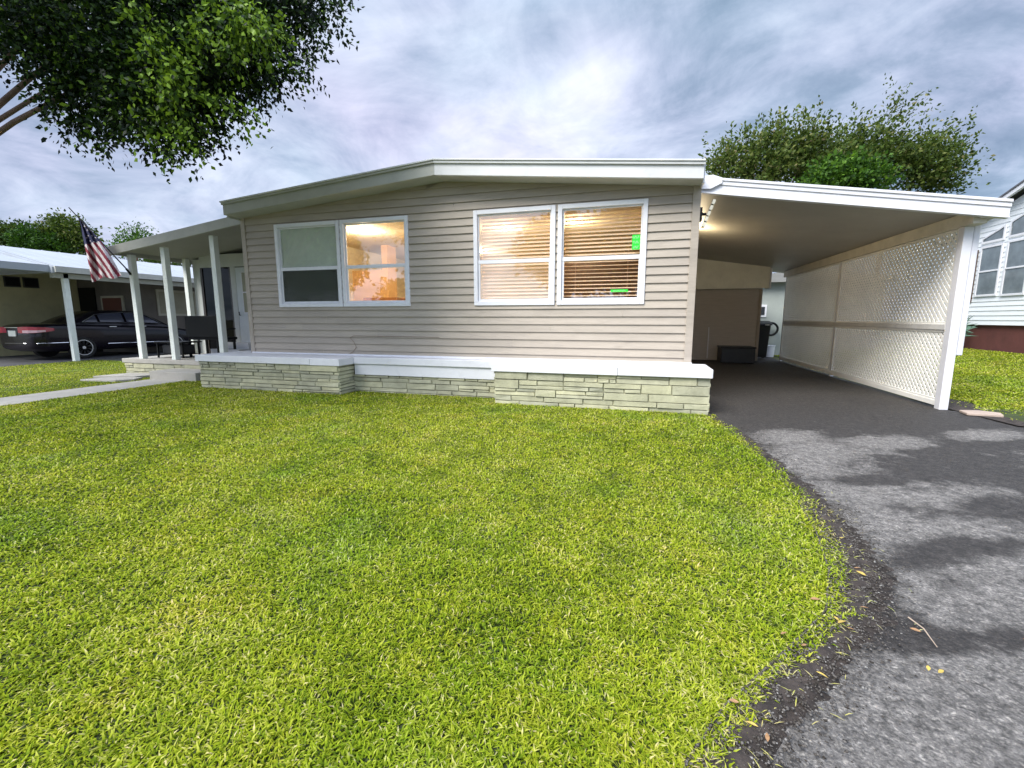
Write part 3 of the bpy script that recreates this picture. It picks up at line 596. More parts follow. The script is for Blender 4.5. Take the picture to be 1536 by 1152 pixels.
MB().box(4.015,4.085,7.19,7.27,.72,2.38).build('downspout', WHITE, carport, .012)
MB().tube([(4.05,7.22,2.36),(4.08,7.18,2.40),(4.15,7.02,2.47)], .028, 8).build('gutter_elbow', WHITE, carport)
MB().box(3.90,3.925,7.28,14.3,1.05,1.125).build('rail', mat('rail_grey', (.64,.63,.60), .6, .1, 3, dirt=.3), carport, .004)
MB().box(3.91,3.955,7.28,14.3,.03,.10).build('bottom_rail', LATT, carport, .004)
m = MB()
for z0, z1 in ((.10,1.05),(1.125,2.349)):
    for y0, y1 in ((7.276,10.78),(10.86,14.32)):
        m = MB()
        for y in (y0, y1-.035): m.box(3.915, 3.95, y, y+.035, z0, z1)
        for z in (z0, z1-.03): m.box(3.916, 3.949, y0+.035, y1-.035, z, z+.03)
        hw = .0205; pitch = .094; H_ = z1-z0; th = .005
        for sgn, xo in ((1, 3.925), (-1, 3.932)):
            s = y0-H_-.1
            while s < y1+H_+.1:
                # strip along y = s + sgn*t , z = z0 + t (45 degrees), cut to the panel
                def cut(off):
                    ts = []
                    st_ = s+off
                    if sgn > 0: ta, tb = max(0, y0-st_), min(H_, y1-st_)
                    else: ta, tb = max(0, st_-y1), min(H_, st_-y0)
                    return ta, tb, st_
                t1 = cut(-hw*1.414); t2 = cut(hw*1.414)
                if t1[1]-t1[0] > .01 and t2[1]-t2[0] > .01:
                    P4 = [(t1[2]+sgn*t1[0], z0+t1[0]), (t1[2]+sgn*t1[1], z0+t1[1]), (t2[2]+sgn*t2[1], z0+t2[1]), (t2[2]+sgn*t2[0], z0+t2[0])]
                    vs = [(xo, *q) for q in P4]+[(xo+th, *q) for q in P4]; m.add(vs, [(0,1,2,3),(4,5,6,7),(0,1,5,4),(2,3,7,6),(1,2,6,5),(0,3,7,4)])
                s += pitch*1.0
        m.build('lattice_panel', LATT, carport)
# lit lamp mounted on the side wall further in
sl = thing('carport_light', 'lit round lamp on the house side wall under the carport ceiling', 'lamp', (.72, 9.6, 2.7))
MB().tube([(.70,9.6,2.70),(.73,9.6,2.70)], .06, 16).build('base', BLACK, sl); MB().tube([(.73,9.6,2.70),(.76,9.6,2.70),(.79,9.6,2.70),(.80,9.6,2.70)], [.05,.06,.05,.02], 16).build('diffuser', LAMPW, sl)
lamp('carport_bulb', (.95, 9.6, 2.74), 13, (1,.80,.5), .08)
# flood light with several heads at the corner
fl = thing('flood_light', 'black wall lamp with slanted head of five pale lenses at the house corner', 'lamp', (.70, 6.65, 2.6))
MB().box(.716,.745,6.60,6.74,2.49,2.66).build('mount', BLACK, fl, .006); MB().tube([(.745,6.67,2.58),(.80,6.66,2.58)], .018, 10).build('arm', BLACK, fl)
M = Matrix.Translation((.815, 6.62, 2.575)) @ Matrix.Rotation(R(20), 4, 'Y'); hd = MB().box(-.012,.012,-.03,.03,-.185,.185, 0, M).build('head', BLACK, fl, .004)
for k in range(5):
    zc_ = -.148+.074*k; MB().box(.012,.026,-.036,.03,zc_-.030,zc_+.030, 0, M).box(-.011,.026,-.044,-.036,zc_-.030,zc_+.030,0,M).build('lens', mat('lamp_lens', (.66,.62,.50), .3, .05, 5), hd, .003)
# ---------------------------------------------------------------- storage shed at the back of the carport
shed = thing('storage_shed', 'taupe storage room at the carport end with cream ribbed header panel', 'shed', (2, 14.1, 0))
m = MB(); z = .0
while z < 2.0: m.add([(.74,14.055,z),(3.20,14.055,z),(3.20,14.066,z+.09),(.74,14.066,z+.09)], [(0,1,2,3)]); z += .09
m.box(.74,3.22,14.07,16.2,0,2.5); m.build('wall', SHEDW, shed)
m = MB(); m.box(3.19,3.27,14.03,14.11,0,2.02); m.build('corner_trim', mat('taupe_trim', (.40,.33,.26), .6), shed, .004)
m = MB(); m.prism([(.74,2.03),(3.38,2.03),(3.38,cz(3.38)-.035),(.74,cz(.74)-.035)], 13.90, 13.94, 'y')
x = .78
while x < 3.36: m.prism([(x,2.035),(x+.03,2.035),(x+.03,cz(x+.03)-.04),(x,cz(x)-.04)], 13.885, 13.9, 'y'); x += .085
m.box(.74,3.40,13.94,14.0,2.03,2.06); m.build('header_panel', mat('header_cream', (.88,.86,.76), .6, .06, 3, dirt=.15), shed)
MB().box(3.381,3.42,13.86,14.3,2.02,2.56).build('header_end', WHITE, shed, .004)
MB().box(1.93,1.955,14.00,14.05,.05,.95).build('white_strip', WHITE, shed)
m = MB(); m.box(2.18,3.02,13.2,13.85,.0,.40); m.box(2.16,3.04,13.18,13.87,.40,.44); m.build('storage_box', DARKG, None, .015, label='low black storage box with lid against the shed wall', category='box')
# dustbin
bin_ = thing('dustbin', 'tall black wheeled bin standing behind the shed corner', 'bin', (3.45,14.9,0))
m = MB(); x0, x1, y0, y1 = 3.27,3.72,14.7,15.2
vs = [(x0+.05,y0+.05,.06),(x1-.05,y0+.05,.06),(x1-.05,y1-.05,.06),(x0+.05,y1-.05,.06),(x0,y0,1.0),(x1,y0,1.0),(x1,y1,1.0),(x0,y1,1.0)]
m.add(vs, [(0,1,2,3),(0,1,5,4),(1,2,6,5),(2,3,7,6),(3,0,4,7),(4,5,6,7)]); m.build('body', DARKG, bin_, .02)
MB().prism([(14.66,1.0),(15.24,1.0),(15.24,1.09),(15.0,1.13),(14.7,1.06)], 3.24, 3.75, 'x').build('lid', DARKG, bin_, .01)
MB().box(3.55,3.66,14.655,14.66,1.0,1.03).build('sticker', WHITE, bin_)
for x in (3.30,3.66): MB().tube([(x,15.2,.11),(x+.05,15.2,.11)], .11, 16).build('wheel', TYRE, bin_)
bk = thing('bucket', 'white plastic bucket on the ground beside the black bin', 'bucket', (3.95,15.6,0))
MB().tube([(3.95,15.6,.01),(3.95,15.6,.36)], [.13,.155], 20).build('body', WHITE, bk); MB().tube([(3.95,15.6,.34),(3.95,15.6,.37)], .165, 20).build('rim', WHITE, bk)
hr = MB(); n_ = 26; cxh, czh = 4.12, 1.0
hr.tube([(cxh+.2*math.cos(k*6.283/n_), 16.3, .86+.2*math.sin(k*6.283/n_)) for k in range(n_+1)], .035, 8).build('garden_hose', BLACK, label='coiled black hose hanging on the grey wall behind the bucket', category='hose')
# grey building behind the gap
bb = thing('rear_building', 'small grey outbuilding seen through the gap behind the carport', 'building', (4.5,17.5,0))
MB().box(2.8,7.2,16.5,19.5,0,2.35).build('wall', mat('grey_rear_wall', (.30,.33,.31), .7, .08, 2, dirt=.2), bb)
MB().prism([(2.6,2.35),(7.4,2.35),(7.4,2.45),(5,2.75),(2.6,2.45)], 16.2, 19.8, 'y').build('roof', mat('grey_roof', (.22,.22,.21), .7), bb)
fw_ = MB().box(3.35,4.0,16.47,16.5,1.25,1.65).build('window', WHITE, bb); MB().box(3.42,3.94,16.455,16.468,1.32,1.58).build('pane', mat('dark_pane', (.02,.02,.022), .2), fw_)
# ---------------------------------------------------------------- porch on the left
porch = thing('porch', 'open side porch with white posts and sloping sage fascia left of the house', 'porch', (-9, 7.5, 0))
DZ = .33
m = MB(); m.box(-10.95,-7.37,7.02,8.6,DZ-.09,DZ); m.build('deck', CONC, porch, .008)
MB().box(-10.9,-7.37,7.06,8.6,-.03,DZ-.09).build('base_wall', mat('base_block', (.36,.35,.27), .85, .15, 4, dirt=.3, bump=.5), porch)
st = MB(); stones(st, (-10.9,7.06,0), (-7.37,7.06,0), -.03, DZ-.09, (0,-1,0), 21); st.build('stone_face', STONE, porch)
m = MB(); m.box(-9.35,-8.15,6.45,7.0,-.03,.165); m.build('step', CONC, porch, .008)
def pz(x): return 3.04-.125*(-7.66-x)
x0, x1 = -10.75, -6.95
MB().prism([(x0,pz(x0)-.03),(x1,pz(x1)-.03),(x1,pz(x1)),(x0,pz(x0))], 6.98, 9.6, 'y').build('roof_panel', mat('porch_ceiling', (.34,.34,.30), .6, .1, 1), porch)
MB().prism([(x0-.05,pz(x0)-.15),(x1+.0,pz(x1)-.15),(x1+.0,pz(x1)+.03),(x0-.05,pz(x0)+.03)], 6.90, 6.955, 'y').build('fascia', FASCIA_L, porch, .005)
MB().box(x0-.05,x0-.0,6.956,9.6,pz(x0)-.12,pz(x0)+.03).build('side_fascia', FASCIA_L, porch, .005)
for px_, zb in ((-10.45,DZ),(-9.50,DZ),(-8.18,DZ)):
    zt = pz(px_)-.155; MB().box(px_-.055,px_+.055,7.08,7.19,zb,zt).build('post', PORCHW, porch, .006)
MB().box(-10.72,-10.61,8.44,8.55,DZ,pz(-10.6)-.04).build('post', PORCHW, porch, .006)
# enclosed room behind the porch
room = thing('porch_room', 'enclosed room behind the porch with dark sliding door and white side door', 'room', (-8.7,9.5,0))
def wbox(name, x0, x1, z0, z1, m, y0=8.6, y1=8.66, bev=.004): return MB().box(x0,x1,y0,y1,z0,z1).build(name, m, room, bev)
wbox('wall', -10.60,-10.38, DZ, 2.62, WALLW); wbox('wall', -10.38,-6.92, 2.42, 2.72, WALLW); wbox('wall', -9.45,-9.30, DZ, 2.42, WALLW); wbox('wall', -8.62,-6.92, DZ, 2.42, WALLW)
wbox('side_wall', -10.60,-10.54, DZ, 2.62, WALLW, 8.66, 12); wbox('back_wall', -10.54,-6.92, DZ, 2.62, WALLW, 12, 12.06)
wbox('roof', -10.7,-6.92, 2.74, 2.80, NWHITE, 9.62, 12.2)
sd_ = wbox('sliding_door', -10.38,-9.45, DZ+.03, 2.42, GLASSD, 8.63, 8.634, 0)
for a, b_ in ((-10.38,-10.33),(-9.95,-9.90),(-9.50,-9.45)): MB().box(a,b_,8.61,8.66,DZ,2.42).build('frame', mat('bronze_frame', (.05,.04,.035), .4), sd_)
MB().box(-10.38,-9.45,8.9,8.93,DZ,2.42).build('dark_room_sheet', BLACK, sd_)  # black sheet added behind the glass to paint the room's shade
MB().box(-10.3,-9.95,8.75,8.8,DZ,2.35).box(-9.85,-9.6,8.75,8.8,DZ,2.35).build('curtain', mat('brown_curtain', (.08,.035,.025), .8, .4, 9, stretch=(6,1,.3)), sd_)
dr = wbox('door', -9.30,-8.62, DZ+.02, 2.40, mat('door_white', (.60,.64,.66), .5, .05, 2, dirt=.1), 8.605, 8.65)
dw = MB().box(-9.12,-8.70,8.585,8.604,1.32,2.30).build('door_window', WHITE, dr, .003); MB().box(-9.09,-8.73,8.575,8.584,1.35,1.80).box(-9.09,-8.73,8.576,8.5845,1.83,2.27).build('pane', mat('olive_pane', (.26,.25,.15), .3), dw)
MB().tube([(-9.24,8.59,1.28),(-9.24,8.56,1.28),(-9.24,8.56,1.36)], .012, 8).build('handle', BLACK, dr)
# porch furniture
bench = thing('porch_bench', 'black solid-backed bench on the porch between the two right posts', 'bench', (-9.2,7.9,DZ))
MB().box(-9.95,-9.02,7.75,7.80,.78,1.26).build('backrest', BLACK, bench, .01); MB().box(-9.95,-9.02,7.80,8.25,.72,.78).build('seat', BLACK, bench, .01)
for x, y in ((-9.9,7.78),(-9.07,7.78),(-9.9,8.2),(-9.07,8.2)): MB().box(x-.02,x+.02,y-.02,y+.02,DZ,.72).build('leg', BLACK, bench)
for x in (-9.9,-9.07): MB().box(x-.02,x+.02,7.80,8.25,.95,.98).build('armrest', BLACK, bench)
tb = thing('porch_table', 'low dark metal table on the porch behind the two left posts', 'table', (-10.0,7.6,DZ))
MB().box(-10.45,-9.62,7.38,7.85,.66,.69).build('tabletop', BLACK, tb, .006)
for x, y in ((-10.4,7.42),(-9.67,7.42),(-10.4,7.8),(-9.67,7.8)): MB().box(x-.015,x+.015,y-.015,y+.015,DZ,.66).build('leg', BLACK, tb)
MB().box(-10.4,-9.67,7.42,7.80,.40,.415).build('lower_shelf', BLACK, tb); 
MB().box(-10.3,-9.75,7.45,7.78,.415,.62).build('storage_crate', mat('dark_crate', (.02,.02,.024), .6), None, .01, label='dark crate on the lower shelf of the porch table', category='crate')
ss = thing('porch_steps', 'small white wooden steps in front of the sliding door', 'steps', (-9.4,8.3,DZ))
MB().box(-9.75,-8.9,8.15,8.42,DZ,DZ+.16).build('tread', WHITE, ss, .006); MB().box(-9.75,-8.9,8.42,8.59,DZ,DZ+.3).build('tread', WHITE, ss, .006)
# flag on its pole
flag = thing('flag', 'american flag hanging from a slanted pole on the leftmost porch post', 'flag', (-10.45,7.05,2.2))
YFG = 6.75
base_ = Vector((-10.45, 7.06, atY(200,408,7.06).z)); tip = atY(103, 311, 6.35)
MB().tube([base_, (base_+tip)/2+Vector((0,0,.0)), tip], [.013,.012,.009], 8).build('pole', mat('dark_pole', (.06,.05,.055), .4), flag)
MB().tube([base_+Vector((.0,.02,-.05)), base_+(tip-base_)*.06], .022, 8).build('bracket', BLACK, flag)
NU, NV = 56, 56; vs = []; fs = []; mis = []
def bez(a, b_, c, t): return (a[0]*(1-t)**2+2*b_[0]*t*(1-t)+c[0]*t*t, a[1]*(1-t)**2+2*b_[1]*t*(1-t)+c[1]*t*t)
Lft = ((117,325),(127,366),(138,421)); Rgt = ((119,326),(160,366),(182,414))
for j in range(NV+1):
    t = j/NV; l = bez(*Lft, t); r_ = bez(*Rgt, t)
    for i in range(NU+1):
        s = i/NU; x = l[0]+(r_[0]-l[0])*s; y = l[1]+(r_[1]-l[1])*s
        # lower hem and upper fold are uneven
        y += 2.2*math.sin(s*9+1)*t**4; fold = .05*math.sin(s*8.5-t*2.2)*min(1, .2+t)+.03*math.sin(s*17+t*5)
        q = atY(x, y, 6.62+fold); vs.append(q)
def inpoly(x, y):   # canton region
    return y < 367-(x-127)*.22 and True
stars = [(122+dx, 333+dy) for dx, dy in ((5,6),(9,12),(14,13),(10,20),(16,21),(21,23),(13,28),(19,30),(25,31),(11,4),(30,33),(8,24))]
for j in range(NV):
    t = (j+.5)/NV; l = bez(*Lft, t); r_ = bez(*Rgt, t)
    for i in range(NU):
        s = (i+.5)/NU; x = l[0]+(r_[0]-l[0])*s; y = l[1]+(r_[1]-l[1])*s
        fs.append((j*(NU+1)+i, j*(NU+1)+i+1, (j+1)*(NU+1)+i+1, (j+1)*(NU+1)+i))
        if inpoly(x, y):
            k = 1 if any((x-a)**2+(y-b_)**2 < 1.2 for a, b_ in stars) else 2
        else:
            bperp = (x-100)*.80-(y-300)*.60; k = 0 if math.floor((bperp+60+.012*(y-390)**1*(x-150)*.1)/4.1) % 2 else 1
        mis.append(k)
mf = MB(); mf.add(vs, fs); mf.mi = mis
mf.build('cloth', [mat('flag_red', (.22,.02,.04), .8, .15, 9), mat('flag_white', (.66,.60,.60), .8, .1, 9), mat('flag_blue', (.018,.02,.07), .8, .2, 9)], flag, smooth=True)
# ---------------------------------------------------------------- left neighbour
nh = thing('neighbour_house', 'olive neighbouring house with white pitched roof and open carport at the left', 'house', (-21,12,0))
m = MB(); m.box(-25,-19.8,7,24,-.02,2.8); m.build('wall', NWALL, nh)
for y0, y1 in ((9.58,9.98),(10.05,10.45)):
    f_ = MB().box(-19.8,-19.76,y0,y1,2.22,2.56).build('vent', mat('vent_frame', (.05,.05,.04), .5), nh); MB().box(-19.76,-19.75,y0+.03,y1-.03,2.26,2.52).build('pane', BLACK, f_)
# pitched metal roof over house and carport, ribbed
m = MB(); ex_, rx_, ez, rz_ = -15.2, -18.5, 2.60, 3.38
def nroof(y0, y1, ez=2.60, rz_=3.36):
    m.add([(ex_,y0,ez),(ex_,y1,ez),(rx_,y1,rz_),(rx_,y0,rz_),(ex_,y0,ez-.03),(ex_,y1,ez-.03),(rx_,y1,rz_-.03),(rx_,y0,rz_-.03),(-25,y0,ez),(-25,y1,ez),(-25,y0,ez-.03),(-25,y1,ez-.03)], [(0,1,2,3),(4,5,6,7),(0,3,7,4),(1,2,6,5),(3,2,9,8),(7,6,11,10),(3,8,10,7),(8,9,11,10)])
nroof(8.45, 24)
y = 8.6
while y < 23:
    d = .05; m.add([(ex_,y,ez+.002),(ex_,y+d,ez+.002),(rx_,y+d,rz_-.018),(rx_,y,rz_-.018),(ex_,y+d/2,ez+.012),(rx_,y+d/2,rz_-.008)], [(0,4,5,3),(4,1,2,5)]); y += .45
m.build('roof', NWHITE, nh)
m = MB(); m.box(-15.2,-15.14,8.4,24,2.44,2.60); m.build('eave_fascia', mat('eave_grey', (.48,.48,.44), .6, .1, 2, dirt=.3), nh)
m = MB(); m.prism([(-25,2.42),(-15.2,2.42),(-15.2,2.58),(rx_,3.36),(-25,2.62)], 8.36, 8.42, 'y'); 
m.prism([(-25,2.44),(-15.3,2.44),(-15.3,2.62),(-25,2.62)], 6.6, 8.36, 'y'); m.prism([(-25,2.62),(-15.5,2.62),(-18.4,3.26),(-25,2.7)], 6.7, 8.35, 'y'); m.build('gable_fascia', NWHITE, nh)
for y in (8.72,11.6,14.6,17.6,20.6): MB().box(-15.46,-15.34,y-.06,y+.06,0,2.44).build('post', PORCHW, nh, .005)
m = MB(); m.box(-15.46,-15.34,8.43,24,2.30,2.43); m.build('carport_beam', mat('eave_grey', (.48,.48,.44)), nh)
# screened room further back under its roof
m = MB(); m.box(-19.79,-17.2,11.55,11.62,0,2.6); m.build('inner_wall', mat('inner_wall_grey', (.17,.15,.13), .7, .2, 2), nh)
m = MB(); m.box(-19.7,-18.9,11.50,11.545,0,2.3); m.build('opening_shade_sheet', BLACK, nh)  # flat black sheet stands in for the shade inside an opening
w_ = MB().box(-18.6,-17.5,11.5,11.54,1.3,2.0).build('window', mat('cream_frame', (.5,.47,.38), .6), nh); MB().box(-18.5,-17.6,11.48,11.498,1.38,1.92).build('pane', mat('red_pane', (.15,.05,.04), .3), w_)
m = MB(); m.box(-17.0,-16.9,11.65,18,0,2.5); m.build('screen_wall', mat('screen_wall_grey', (.16,.14,.12), .7, .3, 1), nh)
for y0 in (12.2,14.4):
    w_ = MB().box(-16.9,-16.86,y0,y0+1.5,1.3,2.25).build('window', mat('cream_frame', (.5,.47,.38), .6), nh); MB().box(-16.86,-16.85,y0+.08,y0+1.42,1.38,2.17).build('pane', mat('blind_pane', (.34,.31,.22), .4), w_)
# ---------------------------------------------------------------- black sedan under the neighbour's carport
car = thing('parked_car', 'black saloon car parked under the neighbour carport, seen from its rear right corner', 'car', (-17.1, 10.7, 0))
# side profile: length axis y (rear at 8.3), stations: y, z_bottom, z_belt, half width
CY0 = 8.30; Wd = .92
stn = [(0,.38,.86,.62),(.06,.30,.98,.76),(.25,.24,1.05,.86),(.7,.20,1.06,.90),(1.3,.20,1.04,.92),(2.2,.20,1.0,.925),(3.0,.20,.98,.925),(3.6,.20,.95,.91),(4.2,.22,.88,.89),(4.7,.26,.78,.82),(4.92,.32,.66,.70),(4.97,.38,.58,.56)]
m = MB(); rows = []
for (y, zb, zt, hw) in stn:
    pr_ = [(-hw*.86, zb), (-hw*.97, zb+.10), (-hw, (zb+zt)/2), (-hw*.985, zt-.12), (-hw*.93, zt-.03), (-hw*.78, zt), (0, zt+.02), (hw*.78, zt), (hw*.93, zt-.03), (hw*.985, zt-.12), (hw, (zb+zt)/2), (hw*.97, zb+.10), (hw*.86, zb)]
    rows.append([(-17.12+a, CY0+y, z) for a, z in pr_])
nP = 13; vs = [q for r_ in rows for q in r_]; fs = []
for i in range(len(rows)-1):
    for k in range(nP): fs.append((i*nP+k, i*nP+(k+1) % nP, (i+1)*nP+(k+1) % nP, (i+1)*nP+k))
fs += [tuple(range(nP)), tuple(range((len(rows)-1)*nP, len(rows)*nP))]; m.add(vs, fs); bd = m.build('body', CARP, car, smooth=True)
sb = bd.modifiers.new('sub', 'SUBSURF'); sb.levels = sb.render_levels = 2
# cabin
cab = [(.95,1.02,1.02,.78,.78),(1.3,1.0,1.24,.80,.66),(1.75,1.0,1.42,.81,.60),(2.3,1.0,1.47,.81,.58),(2.9,.98,1.44,.81,.585),(3.45,.96,1.22,.80,.66),(3.85,.93,.95,.78,.76)]
m = MB(); rows = []
for (y, zb, zt, wb_, wt) in cab: rows.append([(-17.12+a, CY0+y, z) for a, z in ((-wb_, zb-.05), (-(wb_*.45+wt*.55), zb+(zt-zb)*.55), (-wt, zb+(zt-zb)*.93), (-wt*.8, zt), (0, zt+.015), (wt*.8, zt), (wt, zb+(zt-zb)*.93), (wb_*.45+wt*.55, zb+(zt-zb)*.55), (wb_, zb-.05))])
nP = 9; vs = [q for r_ in rows for q in r_]; fs = [(i*nP+k, i*nP+k+1, (i+1)*nP+k+1, (i+1)*nP+k) for i in range(len(rows)-1) for k in range(nP-1)]
m.add(vs, fs); cb = m.build('cabin', CARP, car, smooth=True)
CG = mat('car_window_glass', (.05,.055,.085), .10, .05, 3, coat=.4)
def side_x(z): return -17.12+.815-(z-1.0)*.44
def sidewin(pts, name='side_window'):
    m = MB(); vs = [(side_x(z)+.028, CY0+y, z) for y, z in pts]+[(side_x(z)+.010, CY0+y, z) for y, z in pts]; n = len(pts)
    m.add(vs, [tuple(range(n)), tuple(range(n, 2*n))]+[(i, (i+1) % n, n+(i+1) % n, n+i) for i in range(n)]); return m.build(name, CG, car)
sidewin([(1.28,1.10),(1.62,1.10),(1.62,1.30)]); sidewin([(1.70,1.10),(2.38,1.09),(2.38,1.385),(1.80,1.34),(1.70,1.32)]); sidewin([(2.46,1.09),(3.45,1.05),(3.1,1.28),(2.80,1.37),(2.46,1.385)])
def chr_(pts, r_=.010): return MB().tube([(side_x(z)+.032, CY0+y, z) for y, z in pts], r_, 6).build('chrome_trim', CHROME, car)
chr_([(1.62,1.32),(1.22,1.10),(1.30,1.085)], .013); chr_([(1.22,1.09),(1.7,1.085),(2.4,1.075),(3.5,1.04)], .007); chr_([(1.62,1.32),(1.8,1.355),(2.4,1.40),(2.85,1.385),(3.15,1.30),(3.52,1.05)], .010)
MB().tube([(-16.185,CY0+1.75,.42),(-16.18,CY0+2.6,.41),(-16.185,CY0+3.6,.40)], .012, 6).build('side_moulding', CHROME, car)
MB().tube([(-17.95,CY0+.12,.50),(-17.5,CY0-.0,.50),(-16.7,CY0-.0,.50),(-16.33,CY0+.12,.50),(-16.2,CY0+.75,.50)], .011, 6).build('bumper_strip', CHROME, car)
for y in (1.85,2.75): MB().box(-16.205,-16.175,CY0+y,CY0+y+.2,.93,.955).build('door_handle', CHROME, car, .006)
TL = mat('tail_light_red', (.42,.015,.05), .15, .1, 4, coat=1); TLW = mat('tail_light_clear', (.72,.45,.50), .2, .1, 4, coat=1)
for sgn in (-1, 1):
    pl_ = [(.93,.44,.85,.93),(.925,.26,.82,.95),(.86,.10,.80,.96),(.70,-.015,.79,.97),(.52,-.045,.79,.97),(.34,-.05,.80,.96)]
    def strip(pp, z0f, z1f, out):
        m = MB(); vs = []
        for a, y, z0, z1 in pp:
            za, zb = z0+(z1-z0)*z0f, z0+(z1-z0)*z1f
            for (aa, yy, z) in ((a+out, y-out, za), (a+out, y-out, zb), (a-.06, y+.06, zb), (a-.06, y+.06, za)): vs.append((-17.12+sgn*aa, CY0+yy, z))
        n = len(pp); m.add(vs, [(4*k+q, 4*k+(q+1) % 4, 4*k+4+(q+1) % 4, 4*k+4+q) for k in range(n-1) for q in range(4)]+[(0,1,2,3), tuple(range(4*n-4, 4*n))]); return m
    tl = strip(pl_, 0, 1, 0).build('tail_light', TL, car)
    strip(pl_[1:5], .05, .45, .006).build('clear_lens', TLW, tl)
m = MB().box(-17.45,-16.79,CY0-.012,CY0+.05,.93,.96).build('chrome_trim', CHROME, car, .004)
m = MB().box(-17.28,-16.96,CY0-.018,CY0+.05,.70,.86).build('number_plate', mat('plate_white', (.62,.66,.60), .5, .05, 9), car, .003)
def wheel(x, y, sgn):
    wh = MB().tube([(x-.10*sgn, y, .33), (x-.085*sgn, y, .33), (x+.085*sgn, y, .33), (x+.10*sgn, y, .33)], [.30,.33,.33,.30], 32).build('wheel', TYRE, car)
    rm = MB(); n = 32; ro, ri = .235, .215
    for k in range(n):
        a0, a1 = k*6.2832/n, (k+1)*6.2832/n
        rm.add([(x+.102*sgn, y+r_*math.cos(a), .33+r_*math.sin(a)) for r_ in (ro, ri) for a in (a0, a1)]+[(x+.07*sgn, y+ri*math.cos(a), .33+ri*math.sin(a)) for a in (a0, a1)], [(0,1,3,2),(2,3,5,4)])
    for k in range(10):
        a = k*6.2832/10; ca, sa = math.cos(a), math.sin(a); q = []
        for r_, hw in ((.04,.016),(.22,.028)):
            for s_ in (-1, 1): q.append((x+.10*sgn, y+r_*ca-s_*hw*sa, .33+r_*sa+s_*hw*ca))
        rm.add(q+[(v[0]-.03*sgn, v[1], v[2]) for v in q], [(0,1,3,2),(0,2,6,4),(1,3,7,5),(2,3,7,6)])
    rm.tube([(x+.07*sgn, y, .33), (x+.108*sgn, y, .33)], .045, 12); rm.build('rim', mat('alloy_rim', (.72,.73,.74), .3, .04, 5, metal=.5), wh)
for y in (CY0+1.12, CY0+3.95):
    wheel(-16.31, y, 1); wheel(-17.93, y, -1)
# ---------------------------------------------------------------- right neighbour
rn = thing('neighbour_house', 'white lap-sided neighbouring house on dark maroon skirting beyond the carport', 'house', (9.5,14,.4))
XN = 8.5
def nz(y): return 3.95+.30*(14.1-y) if y > 11.6 else 3.95+.30*2.5-.3*(11.6-y)
RW = [(14.05,14.80,1.76,3.03),(13.20,13.92,1.74,3.05),(11.7,12.9,1.74,3.05)]
m = MB(); m.box(XN,XN+5,8.0,16.2,1.04,3.2); m.prism([(8.0,3.2),(16.2,3.2),(16.2,nz(16.2)),(11.6,nz(11.6)),(8.0,nz(8.0))], XN, XN+5, 'x'); m.build('wall', RSIDING, rn)
m = MB(); z = 1.04
while z < 4.6:
    for y0, y1 in ((8.0,11.6),(11.6,16.2)):
        za, zb = z, z+.118
        yy1 = min(16.2, 14.1+(3.95-zb)/.30); 
        if yy1 < 11.6: continue
        m.add([(XN-.017, max(8.0, 11.6-(4.7-zb)/.3), za),(XN-.017, yy1, za),(XN-.003, yy1, zb),(XN-.003, max(8.0, 11.6-(4.7-zb)/.3), zb)], [(0,1,2,3)]); m.add([(XN-.017,8,za),(XN-.017,yy1,za),(XN,yy1,za+.001),(XN,8,za+.001)], [(0,1,2,3)]); break
    z += .118
m.build('siding', RSIDING, rn)
m = MB(); m.box(XN+.05,XN+4.9,8.1,16.15,.2,1.039); m.build('skirting', SKIRT, rn)
BG = glass_mat('neighbour_glass', (.25,.27,.27), 1.8)
for (y0, y1, z0, z1) in RW:
    f_ = MB(); t = .05; xa = XN-.045
    for a, b_, c, d in ((y0,y0+t,z0,z1),(y1-t,y1,z0,z1),(y0+t,y1-t,z0,z0+t),(y0+t,y1-t,z1-t,z1),(y0+t,y1-t,(z0+z1)/2-.02,(z0+z1)/2+.02)): f_.box(xa, XN-.018, a, b_, c, d)
    W = f_.build('window', WHITE, rn, .003); MB().box(XN-.030,XN-.024,y0+t,y1-t,z0+t,z1-t).build('pane', mat('grey_blue_pane', (.17,.20,.22), .12, .25, 3), W)
    # sloping transom light above
    zb, za = z1+.07, z1+.07; zt0, zt1 = nz(y0)-.50, nz(y1)-.50
    f_ = MB(); o_ = [(y0,za),(y1,za),(y1,max(zt1,za+.1)),(y0,zt0)]; i_ = [(y0+t,za+t),(y1-t,za+t),(y1-t,max(zt1,za+.1)-t*.6),(y0+t,zt0-t)]
    vs = [(xa, *q) for q in o_]+[(xa, *q) for q in i_]+[(XN-.018, *q) for q in o_]; f_.add(vs, [(k, (k+1) % 4, 4+(k+1) % 4, 4+k) for k in range(4)]+[(k, (k+1) % 4, 8+(k+1) % 4, 8+k) for k in range(4)])
    W2 = f_.build('transom_window', WHITE, rn); MB().add([(XN-.030, *q) for q in i_], [(0,1,2,3)]).build('pane', mat('grey_blue_pane', (.17,.20,.22)), W2)
MB().box(XN-.04,XN-.018,14.9,15.32,1.62,2.98).build('shutter', mat('brown_shutter', (.07,.035,.02), .6, .2, 6), rn, .003)
m = MB(); m.prism([(16.5,nz(16.5)+.0),(11.6,nz(11.6)),(7.7,nz(7.7)),(7.7,nz(7.7)+.10),(11.6,nz(11.6)+.10),(16.5,nz(16.5)+.10)], XN-.25, XN-.19, 'x'); m.build('rake_fascia', WHITE, rn)
m = MB(); m.prism([(16.5,nz(16.5)+.10),(11.6,nz(11.6)+.10),(7.7,nz(7.7)+.10),(7.7,nz(7.7)+.14),(11.6,nz(11.6)+.14),(16.5,nz(16.5)+.14)], XN-.27, XN+5.2, 'x'); m.build('roof', mat('grey_shingle', (.10,.10,.115), .9, .2, 6, bump=.4), rn)
